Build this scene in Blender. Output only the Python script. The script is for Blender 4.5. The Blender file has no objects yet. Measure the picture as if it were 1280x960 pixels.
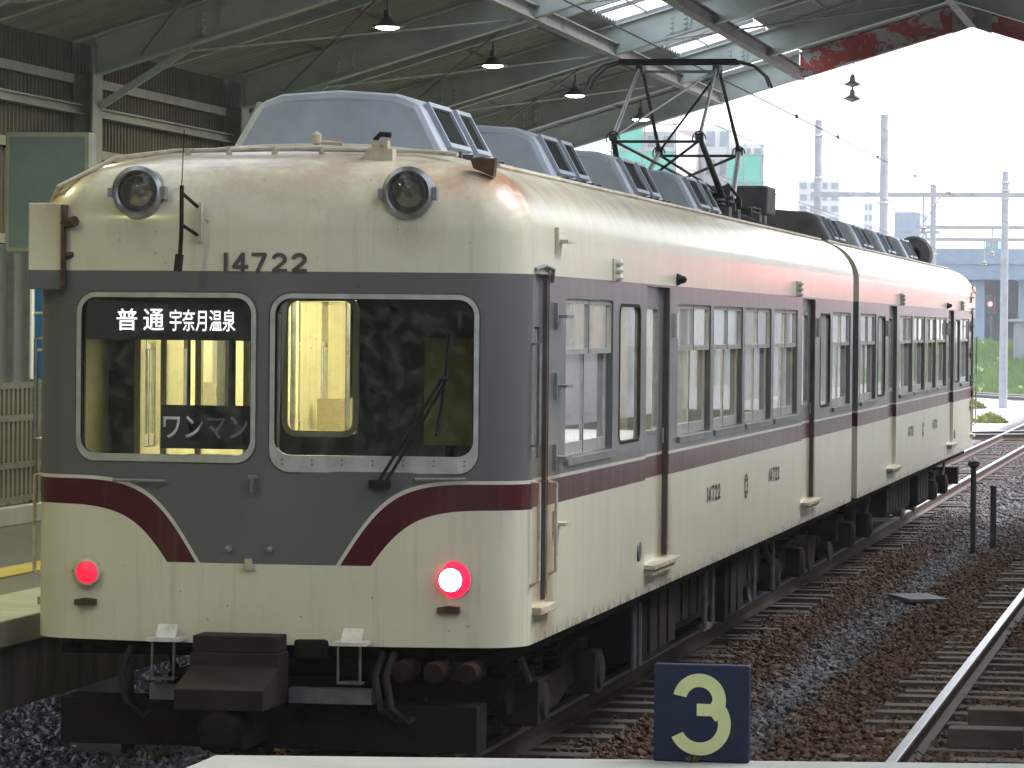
import bpy, bmesh, math, random
import numpy as np
from mathutils import Vector, Matrix
from mathutils.geometry import delaunay_2d_cdt
random.seed(7); rng = np.random.default_rng(7)
scene = bpy.context.scene
COL = scene.collection
R = math.radians

# ------------------------------------------------------------------ camera
CAM = Vector((5.0553, -20.4751, 2.6241)); YAW, PIT, ROL, FPX = 0.1801, -0.0148, 0.0094, 4902.86
fwd = Vector((-math.sin(YAW)*math.cos(PIT), math.cos(YAW)*math.cos(PIT), math.sin(PIT)))
rt = Vector((math.cos(YAW), math.sin(YAW), 0)); up = rt.cross(fwd)
r2 = rt*math.cos(ROL) + up*math.sin(ROL); u2 = -rt*math.sin(ROL) + up*math.cos(ROL)
cd = bpy.data.cameras.new('camera'); cam = bpy.data.objects.new('camera', cd); COL.objects.link(cam)
m = Matrix.Identity(4)
for i in range(3):
    m[i][0], m[i][1], m[i][2], m[i][3] = r2[i], u2[i], -fwd[i], CAM[i]
cam.matrix_world = m
cd.sensor_width = 36; cd.lens = FPX/1280*36; cd.clip_start = 0.1; cd.clip_end = 3000
scene.camera = cam

def at(px, py, Y):
    d = fwd + r2*((px-640)/FPX) - u2*((py-480)/FPX)
    return CAM + d*((Y-CAM.y)/d.y)

# ------------------------------------------------------------------ world, sun, exposure
world = bpy.data.worlds.new('World'); scene.world = world; world.use_nodes = True
wn = world.node_tree.nodes; wl = world.node_tree.links
bg = wn['Background']
sky = wn.new('ShaderNodeTexSky'); sky.sky_type = 'NISHITA'; sky.sun_disc = False
SUN_EL, SUN_ROT = R(50), R(60)
sky.sun_elevation = SUN_EL; sky.sun_rotation = SUN_ROT; sky.air_density = 1.0; sky.dust_density = 1.5; sky.ozone_density = 1.0
hs = wn.new('ShaderNodeHueSaturation'); hs.inputs['Saturation'].default_value = 0.30
wl.new(sky.outputs[0], hs.inputs['Color']); wl.new(hs.outputs[0], bg.inputs['Color'])
bg.inputs['Strength'].default_value = 0.15
sl = bpy.data.lights.new('sun', 'SUN'); sl.energy = 0.6; sl.angle = R(25); sl.color = (1.0, .97, .92)
sun = bpy.data.objects.new('sun', sl); COL.objects.link(sun)
sd = Vector((math.sin(SUN_ROT)*math.cos(SUN_EL), math.cos(SUN_ROT)*math.cos(SUN_EL), math.sin(SUN_EL)))
sun.rotation_euler = (-sd).to_track_quat('-Z', 'Y').to_euler(); sun.location = (30, 20, 40)
scene.view_settings.view_transform = 'Standard'; scene.view_settings.look = 'None'
scene.view_settings.exposure = 2.4; scene.view_settings.gamma = 1.0
try: scene.view_settings.use_curve_mapping = False
except Exception: pass
scene.render.engine = 'CYCLES'
scene.cycles.max_bounces = 6; scene.cycles.transparent_max_bounces = 14; scene.cycles.volume_bounces = 0; scene.cycles.glossy_bounces = 3; scene.cycles.diffuse_bounces = 4
scene.cycles.sample_clamp_indirect = 6.0
scene.cycles.use_denoising = True

# ------------------------------------------------------------------ node helper + materials
class NT:
    def __init__(s, name):
        s.m = bpy.data.materials.new(name); s.m.use_nodes = True
        s.n = s.m.node_tree.nodes; s.l = s.m.node_tree.links
        s.bsdf = s.n['Principled BSDF']; s.out = s.n['Material Output']
        s._tc = None
    def tc(s, which='Object'):
        if not s._tc: s._tc = s.n.new('ShaderNodeTexCoord')
        return s._tc.outputs[which]
    def put(s, sock, v):
        if isinstance(v, (int, float)): sock.default_value = v
        elif isinstance(v, tuple):
            sock.default_value = v if len(v) == len(sock.default_value) else (*v, 1)
        else: s.l.new(v, sock)
    def math(s, op, a, b=None, c=None, clamp=False):
        n = s.n.new('ShaderNodeMath'); n.operation = op; n.use_clamp = clamp
        s.put(n.inputs[0], a)
        if b is not None: s.put(n.inputs[1], b)
        if c is not None: s.put(n.inputs[2], c)
        return n.outputs[0]
    def mix(s, f, a, b, blend='MIX'):
        n = s.n.new('ShaderNodeMix'); n.data_type = 'RGBA'; n.blend_type = blend
        s.put(n.inputs[0], f); s.put(n.inputs[6], a); s.put(n.inputs[7], b)
        return n.outputs[2]
    def noise(s, scale=5., detail=4., rough=.55, vec=None, stretch=None, dist=0.):
        n = s.n.new('ShaderNodeTexNoise'); n.inputs['Scale'].default_value = scale
        n.inputs['Detail'].default_value = detail; n.inputs['Roughness'].default_value = rough
        n.inputs['Distortion'].default_value = dist
        v = vec if vec is not None else s.tc()
        if stretch:
            mp = s.n.new('ShaderNodeMapping'); s.l.new(v, mp.inputs[0]); mp.inputs['Scale'].default_value = stretch; v = mp.outputs[0]
        s.l.new(v, n.inputs['Vector']); return n.outputs[0]
    def ramp(s, fac, stops):
        n = s.n.new('ShaderNodeValToRGB'); s.l.new(fac, n.inputs[0]); e = n.color_ramp.elements
        while len(e) < len(stops): e.new(.5)
        for k, (p, c) in enumerate(stops):
            e[k].position = p; e[k].color = (*c, 1) if not isinstance(c, (int, float)) else (c, c, c, 1)
        return n.outputs[0]
    def step(s, v, a, b):
        n = s.n.new('ShaderNodeMapRange'); n.inputs[1].default_value = a; n.inputs[2].default_value = b
        s.put(n.inputs[0], v); n.clamp = True; return n.outputs[0]
    def bump(s, h, strength=.2, dist=.01):
        n = s.n.new('ShaderNodeBump'); n.inputs['Strength'].default_value = strength; n.inputs['Distance'].default_value = dist
        s.l.new(h, n.inputs['Height']); s.l.new(n.outputs[0], s.bsdf.inputs['Normal'])
    def set(s, color=None, rough=None, metal=None, **k):
        if color is not None: s.put(s.bsdf.inputs['Base Color'], color)
        if rough is not None: s.put(s.bsdf.inputs['Roughness'], rough)
        if metal is not None: s.put(s.bsdf.inputs['Metallic'], metal)
        for kk, v in k.items(): s.put(s.bsdf.inputs[kk.replace('_', ' ')], v)
        return s.m

def worn(name, c, c2=None, rough=.6, scale=4., amt=(.4, .65), metal=0., bump=.15, bscale=40., stretch=None, rust=None, rust_amt=(.62, .72), **k):
    t = NT(name); c2 = c2 or tuple(v*.6 for v in c)
    n = t.noise(scale, 6, .6, stretch=stretch)
    col = t.mix(t.step(n, *amt), c, c2)
    if rust:
        nr = t.noise(scale*2.3, 8, .7)
        col = t.mix(t.step(nr, *rust_amt), col, rust)
    if bump: t.bump(t.noise(bscale, 4, .6), bump, .004)
    if 'thin' in k:       # cloth that lets light through
        thin = k.pop('thin'); tl = t.n.new('ShaderNodeBsdfTranslucent'); t.l.new(col, tl.inputs[0]); mx = t.n.new('ShaderNodeMixShader'); mx.inputs[0].default_value = thin
        t.l.new(t.bsdf.outputs[0], mx.inputs[1]); t.l.new(tl.outputs[0], mx.inputs[2]); t.l.new(mx.outputs[0], t.out.inputs[0])
    return t.set(col, rough, metal, **k)

def emis(name, c, s, base=(.02, .02, .02)):
    t = NT(name); t.set(base, .4); t.put(t.bsdf.inputs['Emission Color'], c); t.put(t.bsdf.inputs['Emission Strength'], s); return t.m

def glass(name, tint=(.9, .93, .92), refl=1.0, rough=.02, dirt=.08):
    t = NT(name); t.n.remove(t.bsdf)
    tr = t.n.new('ShaderNodeBsdfTransparent'); gl = t.n.new('ShaderNodeBsdfGlossy'); df = t.n.new('ShaderNodeBsdfDiffuse')
    tr.inputs[0].default_value = (*tint, 1); gl.inputs['Roughness'].default_value = rough; df.inputs[0].default_value = (.62, .62, .58, 1)
    fr = t.n.new('ShaderNodeFresnel'); fr.inputs[0].default_value = 1.5
    f = t.math('MULTIPLY', fr.outputs[0], refl, clamp=True)
    mx = t.n.new('ShaderNodeMixShader'); t.l.new(f, mx.inputs[0]); t.l.new(tr.outputs[0], mx.inputs[1]); t.l.new(gl.outputs[0], mx.inputs[2])
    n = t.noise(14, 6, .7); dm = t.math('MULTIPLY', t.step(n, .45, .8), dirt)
    if dirt > .2: dm = t.math('ADD', dm, .14)  # even pale film on the side panes, stands in for bright reflection
    if rough < .015:
        dm = t.math('ADD', dm, t.math('MULTIPLY', t.math('MULTIPLY', t.step(t.noise(95, 2, .5), .70, .74), t.step(t.noise(3.1, 3, .6), .42, .6)), .35))
    mx2 = t.n.new('ShaderNodeMixShader'); t.l.new(dm, mx2.inputs[0]); t.l.new(mx.outputs[0], mx2.inputs[1]); t.l.new(df.outputs[0], mx2.inputs[2])
    t.l.new(mx2.outputs[0], t.out.inputs[0]); return t.m

CREAM, GREY, MAROON = (.61, .59, .455), (.118, .121, .122), (.068, .004, .009)
def livery():
    t = NT('train_livery'); sep = t.n.new('ShaderNodeSeparateXYZ'); t.l.new(t.tc(), sep.inputs[0])
    x, y, z = sep.outputs; ax = t.math('ABSOLUTE', x)
    d1 = t.math('SUBTRACT', z, 1.793)
    d2 = t.math('ADD', t.math('MULTIPLY', t.math('SUBTRACT', ax, .375), -.848), t.math('MULTIPLY', t.math('SUBTRACT', z, 1.332), .53))
    f = t.math('SMOOTH_MAX', d1, d2, .42)
    above = t.math('GREATER_THAN', z, 1.332)
    grey = t.math('MULTIPLY', t.math('GREATER_THAN', f, 0.), above)
    white = t.math('MULTIPLY', t.math('GREATER_THAN', f, -.019), above)
    mar = t.math('MULTIPLY', t.math('GREATER_THAN', f, -.158), above)
    top = t.math('GREATER_THAN', z, 2.905)
    ncr = t.noise(2.2, 5, .6)
    cream = t.mix(t.step(ncr, .35, .75), CREAM, (.55, .53, .42))
    greyc = t.mix(t.noise(3.0, 4, .6), GREY, (.098, .100, .102))
    marc = t.mix(t.noise(5.0, 4, .6), MAROON, (.055, .005, .010))
    col = t.mix(mar, cream, marc); col = t.mix(white, col, (.55, .52, .46)); col = t.mix(grey, col, greyc); col = t.mix(top, col, cream)
    # vertical dirt streaks
    st = t.noise(9, 5, .65, stretch=(1.6, 1.6, .11)); st2 = t.noise(31, 3, .6, stretch=(1., 1., .05))
    streak = t.math('MULTIPLY', t.step(st, .52, .78), t.step(st2, .35, .75))
    col = t.mix(t.math('MULTIPLY', streak, .52), col, (.17, .14, .10))
    # speckle chips
    sp = t.noise(24, 2, .5); col = t.mix(t.math('MULTIPLY', t.step(sp, .735, .76), .55), col, (.09, .06, .04))
    # rusty sill along the bottom edge, grimy skirt
    rb = t.math('MULTIPLY', t.math('MULTIPLY', t.step(z, .98, .9), t.step(y, .3, .6)), t.step(t.noise(12, 6, .7), .42, .62))
    col = t.mix(t.math('MULTIPLY', rb, .8), col, (.11, .055, .025))
    # roof dome: soot and brown staining over the shoulder
    rf = t.math('MULTIPLY', t.step(z, 3.08, 3.5), t.step(t.noise(3.2, 6, .7), .36, .60))
    col = t.mix(t.math('MULTIPLY', rf, .8), col, (.36, .25, .19))
    col = t.mix(t.math('MULTIPLY', t.step(z, 3.50, 3.56), .45), col, (.30, .28, .25))
    def spot(px, py, pz, rad, c, amt, sx=1., sz=1.):
        nonlocal col
        q = t.math('ADD', t.math('POWER', t.math('MULTIPLY', t.math('SUBTRACT', x, px), 1/sx), 2.), t.math('POWER', t.math('MULTIPLY', t.math('SUBTRACT', z, pz), 1/sz), 2.))
        q = t.math('ADD', q, t.math('POWER', t.math('SUBTRACT', y, py), 2.))
        q = t.math('SQRT', q)
        mk = t.math('MULTIPLY', t.step(q, rad, rad*.15), t.step(t.noise(10, 5, .7, stretch=(1, 1, .5)), .24, .52))
        col = t.mix(t.math('MULTIPLY', mk, amt), col, c)
    spot(1.22, .42, 3.36, .30, (.34, .12, .035), .95, .6, 1.)
    spot(.95, .25, 3.38, .35, (.42, .24, .14), .55, 1., .5)
    spot(-1.25, .4, 3.25, .5, (.32, .18, .06), .85, .5, 1.)
    spot(1.37, .86, 1.25, .42, (.24, .12, .05), .75, 1., 3.)
    spot(1.37, 5.6, 1.15, .30, (.22, .11, .05), .7, 1., 3.)
    spot(1.37, 15.1, 1.15, .30, (.22, .11, .05), .7, 1., 3.)
    spot(-.75, .1, 3.16, .22, (.22, .22, .12), .4)
    spot(.75, .1, 3.16, .22, (.20, .18, .14), .5)
    spot(1.0, .3, 1.12, .2, (.22, .16, .10), .5); spot(-1.0, .3, 1.08, .22, (.2, .19, .10), .55, .7, 1.5)
    t.set(col, t.math('ADD', .30, t.math('MULTIPLY', t.noise(6, 4, .6, stretch=(1, 1, .3)), .2)), 0., Specular_IOR_Level=.14, Coat_Weight=.62, Coat_Roughness=.17)
    h = t.math('ADD', t.math('MULTIPLY', t.noise(2.3, 2, .4, stretch=(1, .55, 1.)), 1.), t.math('MULTIPLY', t.noise(60, 3, .6), .03))
    t.bump(h, .28, .012)
    return t.m

M = {}
M['livery'] = livery()
M['lining'] = worn('interior_cream_laminate', (.62, .58, .36), (.55, .5, .3), .45, 3., bump=.03)
M['cabwall'] = worn('cab_dark_green_laminate', (.05, .055, .045), (.035, .04, .03), .45, 6, bump=.05)
M['alu'] = worn('window_aluminium', (.50, .51, .50), (.38, .39, .38), .45, 9, metal=.6, bump=.08)
M['alu_dull'] = worn('dull_grey_frame', (.22, .225, .23), (.15, .15, .155), .5, 9, metal=.2, bump=.08)
M['rubber'] = worn('black_rubber', (.014, .014, .014), (.022, .022, .02), .8, 15, Specular_IOR_Level=.15)
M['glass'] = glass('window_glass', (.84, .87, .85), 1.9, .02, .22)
M['glass_front'] = glass('windscreen_glass', (.86, .9, .88), 1.0, .01, .14)
M['curtain'] = worn('mustard_curtain', (.56, .46, .19), (.46, .37, .14), .85, 3, stretch=(6, 6, .2), bump=.2, bscale=12, thin=.55)
M['curtain_pale'] = worn('added_cream_curtain', (.66, .61, .40), (.58, .53, .34), .85, 3, stretch=(6, 6, .2), bump=.2, bscale=12, thin=.4)
M['seat'] = worn('seat_moquette', (.40, .34, .20), (.32, .27, .15), .9, 30)
M['vent'] = worn('roof_grey_paint', (.33, .375, .44), (.28, .31, .365), .55, 3, bump=.1)
M['vent_dark'] = worn('sooted_roof_grey', (.085, .085, .09), (.05, .05, .05), .65, 5)
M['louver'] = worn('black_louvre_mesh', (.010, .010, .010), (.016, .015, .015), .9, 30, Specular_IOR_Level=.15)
M['dark'] = worn('underframe_black', (.008, .0075, .007), (.013, .011, .009), .85, 6, bump=.3, Specular_IOR_Level=.08)
M['dark2'] = worn('bogie_dusty_brown', (.028, .023, .019), (.014, .012, .010), .85, 7, bump=.3, Specular_IOR_Level=.12)
M['wheel'] = worn('wheel_steel', (.16, .13, .11), (.08, .06, .05), .45, 12, metal=.6)
M['hood'] = worn('brown_coupler_cover', (.020, .016, .013), (.013, .010, .008), .8, 5, rust=(.04, .017, .01), rust_amt=(.6, .7), Specular_IOR_Level=.2)
M['pillar'] = worn('dark_rusty_edge', (.085, .075, .062), (.06, .04, .025), .8, 5)  # door-jamb shade is in this brown, along with rust
M['drum'] = worn('brown_grey_drum', (.11, .095, .095), (.08, .07, .07), .7, 5)
M['white'] = worn('white_step_paint', (.62, .62, .56), (.45, .44, .38), .5, 12, rust=(.2, .1, .05))
M['bar_grey'] = worn('pale_grey_steel', (.13, .13, .14), (.08, .08, .08), .6, 10, metal=.3)
M['chrome'] = worn('lamp_rim_steel', (.42, .43, .45), (.3, .3, .3), .3, 12, metal=.8, bump=.05)
M['reflector'] = worn('lamp_reflector', (.36, .31, .26), (.2, .16, .13), .4, 12, metal=.35, bump=.3)
M['lens'] = glass('lamp_lens', (.85, .85, .82), .9, .06, .15)
M['rust'] = worn('rust', (.10, .045, .02), (.05, .025, .015), .9, 14, bump=.5)
M['dark_rust'] = worn('sooty_rust', (.022, .011, .008), (.012, .009, .008), .9, 14, Specular_IOR_Level=.1)
M['cream_pipe'] = worn('cream_pipe_paint', (.50, .46, .36), (.36, .28, .2), .5, 7, rust=(.18, .08, .03), rust_amt=(.58, .68))
M['decal'] = worn('dark_lettering', (.05, .045, .042), (.08, .07, .06), .6, 20, bump=0)
M['tail_on'] = emis('tail_lamp_bright', (1., .30, .36), 14, (.4, .02, .03))
M['tail_ring'] = emis('tail_lamp_red_glow', (1., .012, .06), .35, (.4, .01, .02))
M['tail_dim'] = emis('tail_lamp_red', (1., .012, .055), .22, (.4, .01, .02))
M['dest_txt'] = emis('destination_lettering_lit', (1., .97, 1.), .30, (.8, .8, .8))
M['board_txt'] = worn('faded_white_lettering', (.55, .55, .53), (.42, .42, .40), .6, 20, bump=0)
M['black_panel'] = worn('black_panel', (.012, .012, .013), (.02, .02, .02), .5, 10, bump=.03)
M['tube'] = emis('fluorescent_tube', (1., .93, .60), 8.5)
M['steel_dark'] = worn('pantograph_steel', (.05, .05, .052), (.03, .03, .03), .5, 8, metal=.4)
M['steel_pale'] = worn('pantograph_galvanised', (.42, .42, .43), (.3, .3, .3), .4, 10, metal=.5)
M['porcelain'] = worn('insulator_porcelain', (.30, .28, .27), (.2, .19, .18), .35, 8)

# ------------------------------------------------------------------ mesh helpers
class MB:
    def __init__(s): s.v = []; s.f = []; s.mi = []; s.cur = 0
    def add(s, vs, fs):
        o = len(s.v); s.v += [tuple(v) for v in vs]; s.f += [tuple(i+o for i in f) for f in fs]; s.mi += [s.cur]*len(fs); return s
    def box(s, x0, x1, y0, y1, z0, z1):
        return s.add([(x0,y0,z0),(x1,y0,z0),(x1,y1,z0),(x0,y1,z0),(x0,y0,z1),(x1,y0,z1),(x1,y1,z1),(x0,y1,z1)],
                     [(0,3,2,1),(4,5,6,7),(0,1,5,4),(1,2,6,5),(2,3,7,6),(3,0,4,7)])
    def cyl(s, a, b, r, r1=None, n=12, caps=True):
        a, b = Vector(a), Vector(b); r1 = r if r1 is None else r1
        d = (b-a).normalized(); e = d.orthogonal().normalized(); g = d.cross(e)
        vs = []
        for p, q in ((a, r), (b, r1)):
            for k in range(n):
                t = 2*math.pi*k/n; vs.append(p + e*(q*math.cos(t)) + g*(q*math.sin(t)))
        fs = [(k, (k+1) % n, n+(k+1) % n, n+k) for k in range(n)]
        if caps: fs += [tuple(range(n-1, -1, -1)), tuple(range(n, 2*n))]
        return s.add(vs, fs)
    def tube(s, pts, r, n=8):
        pts = [Vector(p) for p in pts]; vs = []; fs = []
        e = None
        for i, p in enumerate(pts):
            d = (pts[min(i+1, len(pts)-1)] - pts[max(i-1, 0)]).normalized()
            if e is None: e = d.orthogonal().normalized()
            e = (e - d*e.dot(d)).normalized(); g = d.cross(e)
            for k in range(n):
                t = 2*math.pi*k/n; vs.append(p + e*(r*math.cos(t)) + g*(r*math.sin(t)))
        for i in range(len(pts)-1):
            for k in range(n): fs.append((i*n+k, i*n+(k+1) % n, (i+1)*n+(k+1) % n, (i+1)*n+k))
        fs += [tuple(range(n-1, -1, -1)), tuple(range((len(pts)-1)*n, len(pts)*n))]
        return s.add(vs, fs)
    def lathe(s, prof, c=(0, 0, 0), axis='z', n=24, close=False):
        # prof: list of (radius, height) along axis
        c = Vector(c); vs = []; fs = []
        for r, h in prof:
            for k in range(n):
                t = 2*math.pi*k/n; a, b = r*math.cos(t), r*math.sin(t)
                vs.append(c + (Vector((a, b, h)) if axis == 'z' else Vector((a, h, b)) if axis == 'y' else Vector((h, a, b))))
        for i in range(len(prof)-1):
            for k in range(n): fs.append((i*n+k, i*n+(k+1) % n, (i+1)*n+(k+1) % n, (i+1)*n+k))
        if close: fs += [tuple(range(n)), tuple(range((len(prof)-1)*n, len(prof)*n))]
        return s.add(vs, fs)
    def prism(s, poly, axis, a, b):
        # poly in the two other axes order: axis y -> (x,z); axis x -> (y,z); axis z -> (x,y)
        def P(p, q): return (p[0], q, p[1]) if axis == 'y' else (q, p[0], p[1]) if axis == 'x' else (p[0], p[1], q)
        n = len(poly)
        vs = [P(p, a) for p in poly] + [P(p, b) for p in poly]
        fs = [(k, (k+1) % n, n+(k+1) % n, n+k) for k in range(n)] + [tuple(range(n-1, -1, -1)), tuple(range(n, 2*n))]
        return s.add(vs, fs)
    def bar(s, a, b, w, h, upv=(0, 0, 1)):
        a, b = Vector(a), Vector(b); d = (b-a).normalized(); sx = d.cross(Vector(upv)).normalized(); sz = sx.cross(d)
        vs = []
        for p in (a, b):
            for i, j in ((-1, -1), (1, -1), (1, 1), (-1, 1)): vs.append(p + sx*(i*w/2) + sz*(j*h/2))
        return s.add(vs, [(0,1,2,3)[::-1], (4,5,6,7), (0,1,5,4), (1,2,6,5), (2,3,7,6), (3,0,4,7)])
    def mesh(s, name, mats, smooth=False):
        me = bpy.data.meshes.new(name); me.from_pydata(s.v, [], s.f)
        for q in (mats if isinstance(mats, (list, tuple)) else [mats]): me.materials.append(q)
        if isinstance(mats, (list, tuple)) and len(mats) > 1: me.polygons.foreach_set('material_index', s.mi)
        bm = bmesh.new(); bm.from_mesh(me); bmesh.ops.recalc_face_normals(bm, faces=bm.faces); bm.to_mesh(me); bm.free()
        if smooth:
            me.polygons.foreach_set('use_smooth', [True]*len(me.polygons))
            try: me.set_sharp_from_angle(angle=R(38))
            except Exception: pass
        me.update(); return me
    def build(s, name, mats, parent=None, smooth=False, **k):
        return link(name, s.mesh(name, mats, smooth), parent, **k)

def link(name, me, parent=None, bevel=0, loc=None, **k):
    o = bpy.data.objects.new(name, me); COL.objects.link(o)
    if parent: o.parent = parent
    if loc: o.location = loc
    if bevel:
        b = o.modifiers.new('bevel', 'BEVEL'); b.width = bevel; b.segments = 2; b.limit_method = 'ANGLE'
    tag(o, **k); return o
def tag(o, label=None, cat=None, group=None, kind=None):
    if label: o['label'] = label
    if cat: o['category'] = cat
    if group: o['group'] = group
    if kind: o['kind'] = kind
    return o
def empty(name, loc=(0, 0, 0), rz=0, **k):
    o = bpy.data.objects.new(name, None); COL.objects.link(o); o.location = loc; o.rotation_euler = (0, 0, rz); o.empty_display_size = .2
    return tag(o, **k)

def text_mesh(name, body, width, height, mat, parent, origin, ux, uz, offset=0., thick=.003, **k):
    """flat lettering: width along ux, height along uz, centred at origin"""
    cu = bpy.data.curves.new(name, 'FONT'); cu.body = body; cu.size = 1; cu.offset = offset; cu.extrude = 0.0; cu.resolution_u = 3
    to = bpy.data.objects.new(name, cu); COL.objects.link(to)
    dg = bpy.context.evaluated_depsgraph_get(); me = bpy.data.meshes.new_from_object(to.evaluated_get(dg))
    COL.objects.unlink(to); bpy.data.objects.remove(to); bpy.data.curves.remove(cu)
    n = len(me.vertices); co = np.empty(n*3); me.vertices.foreach_get('co', co); co = co.reshape(-1, 3)
    mn, mx = co.min(0), co.max(0)
    a = (co[:, 0]-(mn[0]+mx[0])/2)/(mx[0]-mn[0])*width; b = (co[:, 1]-(mn[1]+mx[1])/2)/(mx[1]-mn[1])*height
    ux, uz = np.array(ux, float), np.array(uz, float)
    out = np.array(origin, float) + a[:, None]*ux + b[:, None]*uz
    me.vertices.foreach_set('co', out.ravel()); me.materials.clear(); me.materials.append(mat); me.update()
    o = link(name, me, parent, **k)
    if thick:
        s = o.modifiers.new('solid', 'SOLIDIFY'); s.thickness = thick; s.offset = 0
    return o

def stroke_digits(name, txt, width, height, mat, parent, origin, ux, uz, **k):
    """painted numerals drawn as broad strokes, centred at origin"""
    def arc2(cx, cy, rx, ry, a0, a1, n=9): return [(cx+rx*math.cos(R(a0+(a1-a0)*i/n)), cy+ry*math.sin(R(a0+(a1-a0)*i/n))) for i in range(n+1)]
    G = {'1': (.16, [[(.08, 0), (.08, 1)]]), '4': (.72, [[(.72, .27), (.06, .27), (.50, .93)], [(.50, 0), (.50, 1)]]), '7': (.68, [[(0, .91), (.6, .91), (.22, 0)]]),
         '2': (.70, [arc2(.35, .67, .27, .24, 165, -35)+[(.09, .09)], [(.06, .09), (.68, .09)]])}
    sw = .19; x = 0; q = MB(); segs = []
    for ch in txt:
        w, ps = G[ch]
        for p in ps: segs += [((a[0]+x, a[1]), (b[0]+x, b[1])) for a, b in zip(p[:-1], p[1:])]
        x += w+.24
    tot = x-.24; ux, uz, o = Vector(ux), Vector(uz), Vector(origin); nn = ux.cross(uz)
    for i, (a, b) in enumerate(segs):
        d = Vector((b[0]-a[0], b[1]-a[1])); d.normalize(); n_ = Vector((-d.y, d.x))*sw/2; e = d*sw*.24
        a2, b2 = Vector(a)-e*(0 if a[1] in (0, 1) else 1), Vector(b)+e*(0 if b[1] in (0, 1) else 1)
        q.add([o+ux*((p.x-tot/2)/tot*width)+uz*((p.y-.5)*height)+nn*(.0002*(i % 7)) for p in (a2-n_, b2-n_, b2+n_, a2+n_)], [(0, 1, 2, 3)])
    return q.build(name, mat, parent)

# ================================================================== SETTING: ground, tracks, platforms
M['ground'] = worn('dirt_ground', (.16, .155, .15), (.10, .10, .095), .95, 1.3, bump=.6, bscale=9)
def ballast_mat(name, gain=1.):
    t = NT(name); sep = t.n.new('ShaderNodeSeparateXYZ'); t.l.new(t.tc(), sep.inputs[0])
    x, y, z = sep.outputs
    vo = t.n.new('ShaderNodeTexVoronoi'); vo.inputs['Scale'].default_value = 20; t.l.new(t.tc(), vo.inputs['Vector'])
    sp = t.n.new('ShaderNodeSeparateColor'); t.l.new(vo.outputs['Color'], sp.inputs[0])
    grey = t.mix(sp.outputs[0], (.07, .07, .075), (.22, .22, .23))
    brown = t.mix(sp.outputs[0], (.042, .026, .017), (.15, .092, .06))
    # brake dust: brown beside the rails, greyer between the tracks and outside the shed
    xx = t.math('ADD', x, t.math('MULTIPLY', t.math('SUBTRACT', t.noise(1.4, 4, .6), .5), .9))
    mid = t.math('ABSOLUTE', t.math('SUBTRACT', xx, 1.75))
    b1 = t.step(mid, .02, .34)
    far = t.step(y, 26., 42.)
    bf = t.math('MULTIPLY', b1, t.math('SUBTRACT', 1., t.math('MULTIPLY', far, .75)))
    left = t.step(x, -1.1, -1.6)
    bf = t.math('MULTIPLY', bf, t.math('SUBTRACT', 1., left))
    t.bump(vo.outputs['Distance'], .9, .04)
    grey = t.mix(left, grey, t.mix(sp.outputs[0], (.34, .34, .37), (.62, .62, .66)))  # stones left of the train paler, daylight under the platform painted in
    return t.set(t.mix(bf, grey, brown), .9, Specular_IOR_Level=.15)
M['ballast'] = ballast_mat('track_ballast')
M['sleeper'] = worn('weathered_sleeper_timber', (.105, .085, .068), (.055, .042, .034), .9, 4, stretch=(.5, 8, 1), bump=.5, bscale=30)
M['rail'] = worn('rail_rust_brown', (.07, .045, .032), (.045, .03, .022), .7, 8, metal=.3)
M['railtop'] = worn('polished_rail_head', (.42, .43, .45), (.30, .31, .33), .34, 8, metal=1., bump=.02, stretch=(8, .2, 1))
M['concrete'] = worn('platform_concrete', (.40, .40, .37), (.30, .30, .27), .7, 2.2, bump=.2)
M['ledge'] = worn('painted_concrete_ledge', (.33, .34, .315), (.25, .26, .24), .6, 1.6, bump=.12)
M['plat_wall'] = worn('stained_platform_wall', (.24, .23, .22), (.12, .115, .11), .85, 3, stretch=(1, 1.5, .25), bump=.4)
M['asphalt'] = worn('platform_grey_paving', (.105, .105, .118), (.08, .08, .09), .45, 3, bump=.15)
M['tactile'] = worn('yellow_tactile_paint', (.50, .40, .07), (.40, .32, .06), .6, 6)

GZ = -.24
g = MB()
g.add([(-900, -60, GZ-.12), (900, -60, GZ-.12), (900, 1500, GZ-.12), (-900, 1500, GZ-.12)], [(0, 1, 2, 3)])
g.build('ground', M['ground'], kind='structure')

# ballast bed: uneven sheet
def bed(x0, x1, y0, y1, nx, ny, name):
    xs = np.linspace(x0, x1, nx); ys = np.linspace(y0, y1, ny)
    vs = []; 
    for yy in ys:
        for xx in xs:
            h = -.185 + .025*math.sin(xx*2.1+yy*.31)*math.sin(yy*.83+1.3*xx) + random.uniform(-.012, .012)
            d = abs(xx-1.8)
            if d < .55: h -= .07*(1-d/.55)
            vs.append((xx, yy, h))
    fs = [(j*nx+i, j*nx+i+1, (j+1)*nx+i+1, (j+1)*nx+i) for j in range(ny-1) for i in range(nx-1)]
    q = MB(); q.add(vs, fs); return q.build(name, M['ballast'], smooth=True, kind='stuff', label='grey and brown stone ballast bed under the railway tracks', cat='ballast')
bal = bed(-9., 12., -14., 150., 88, 420, 'ballast')

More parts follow.
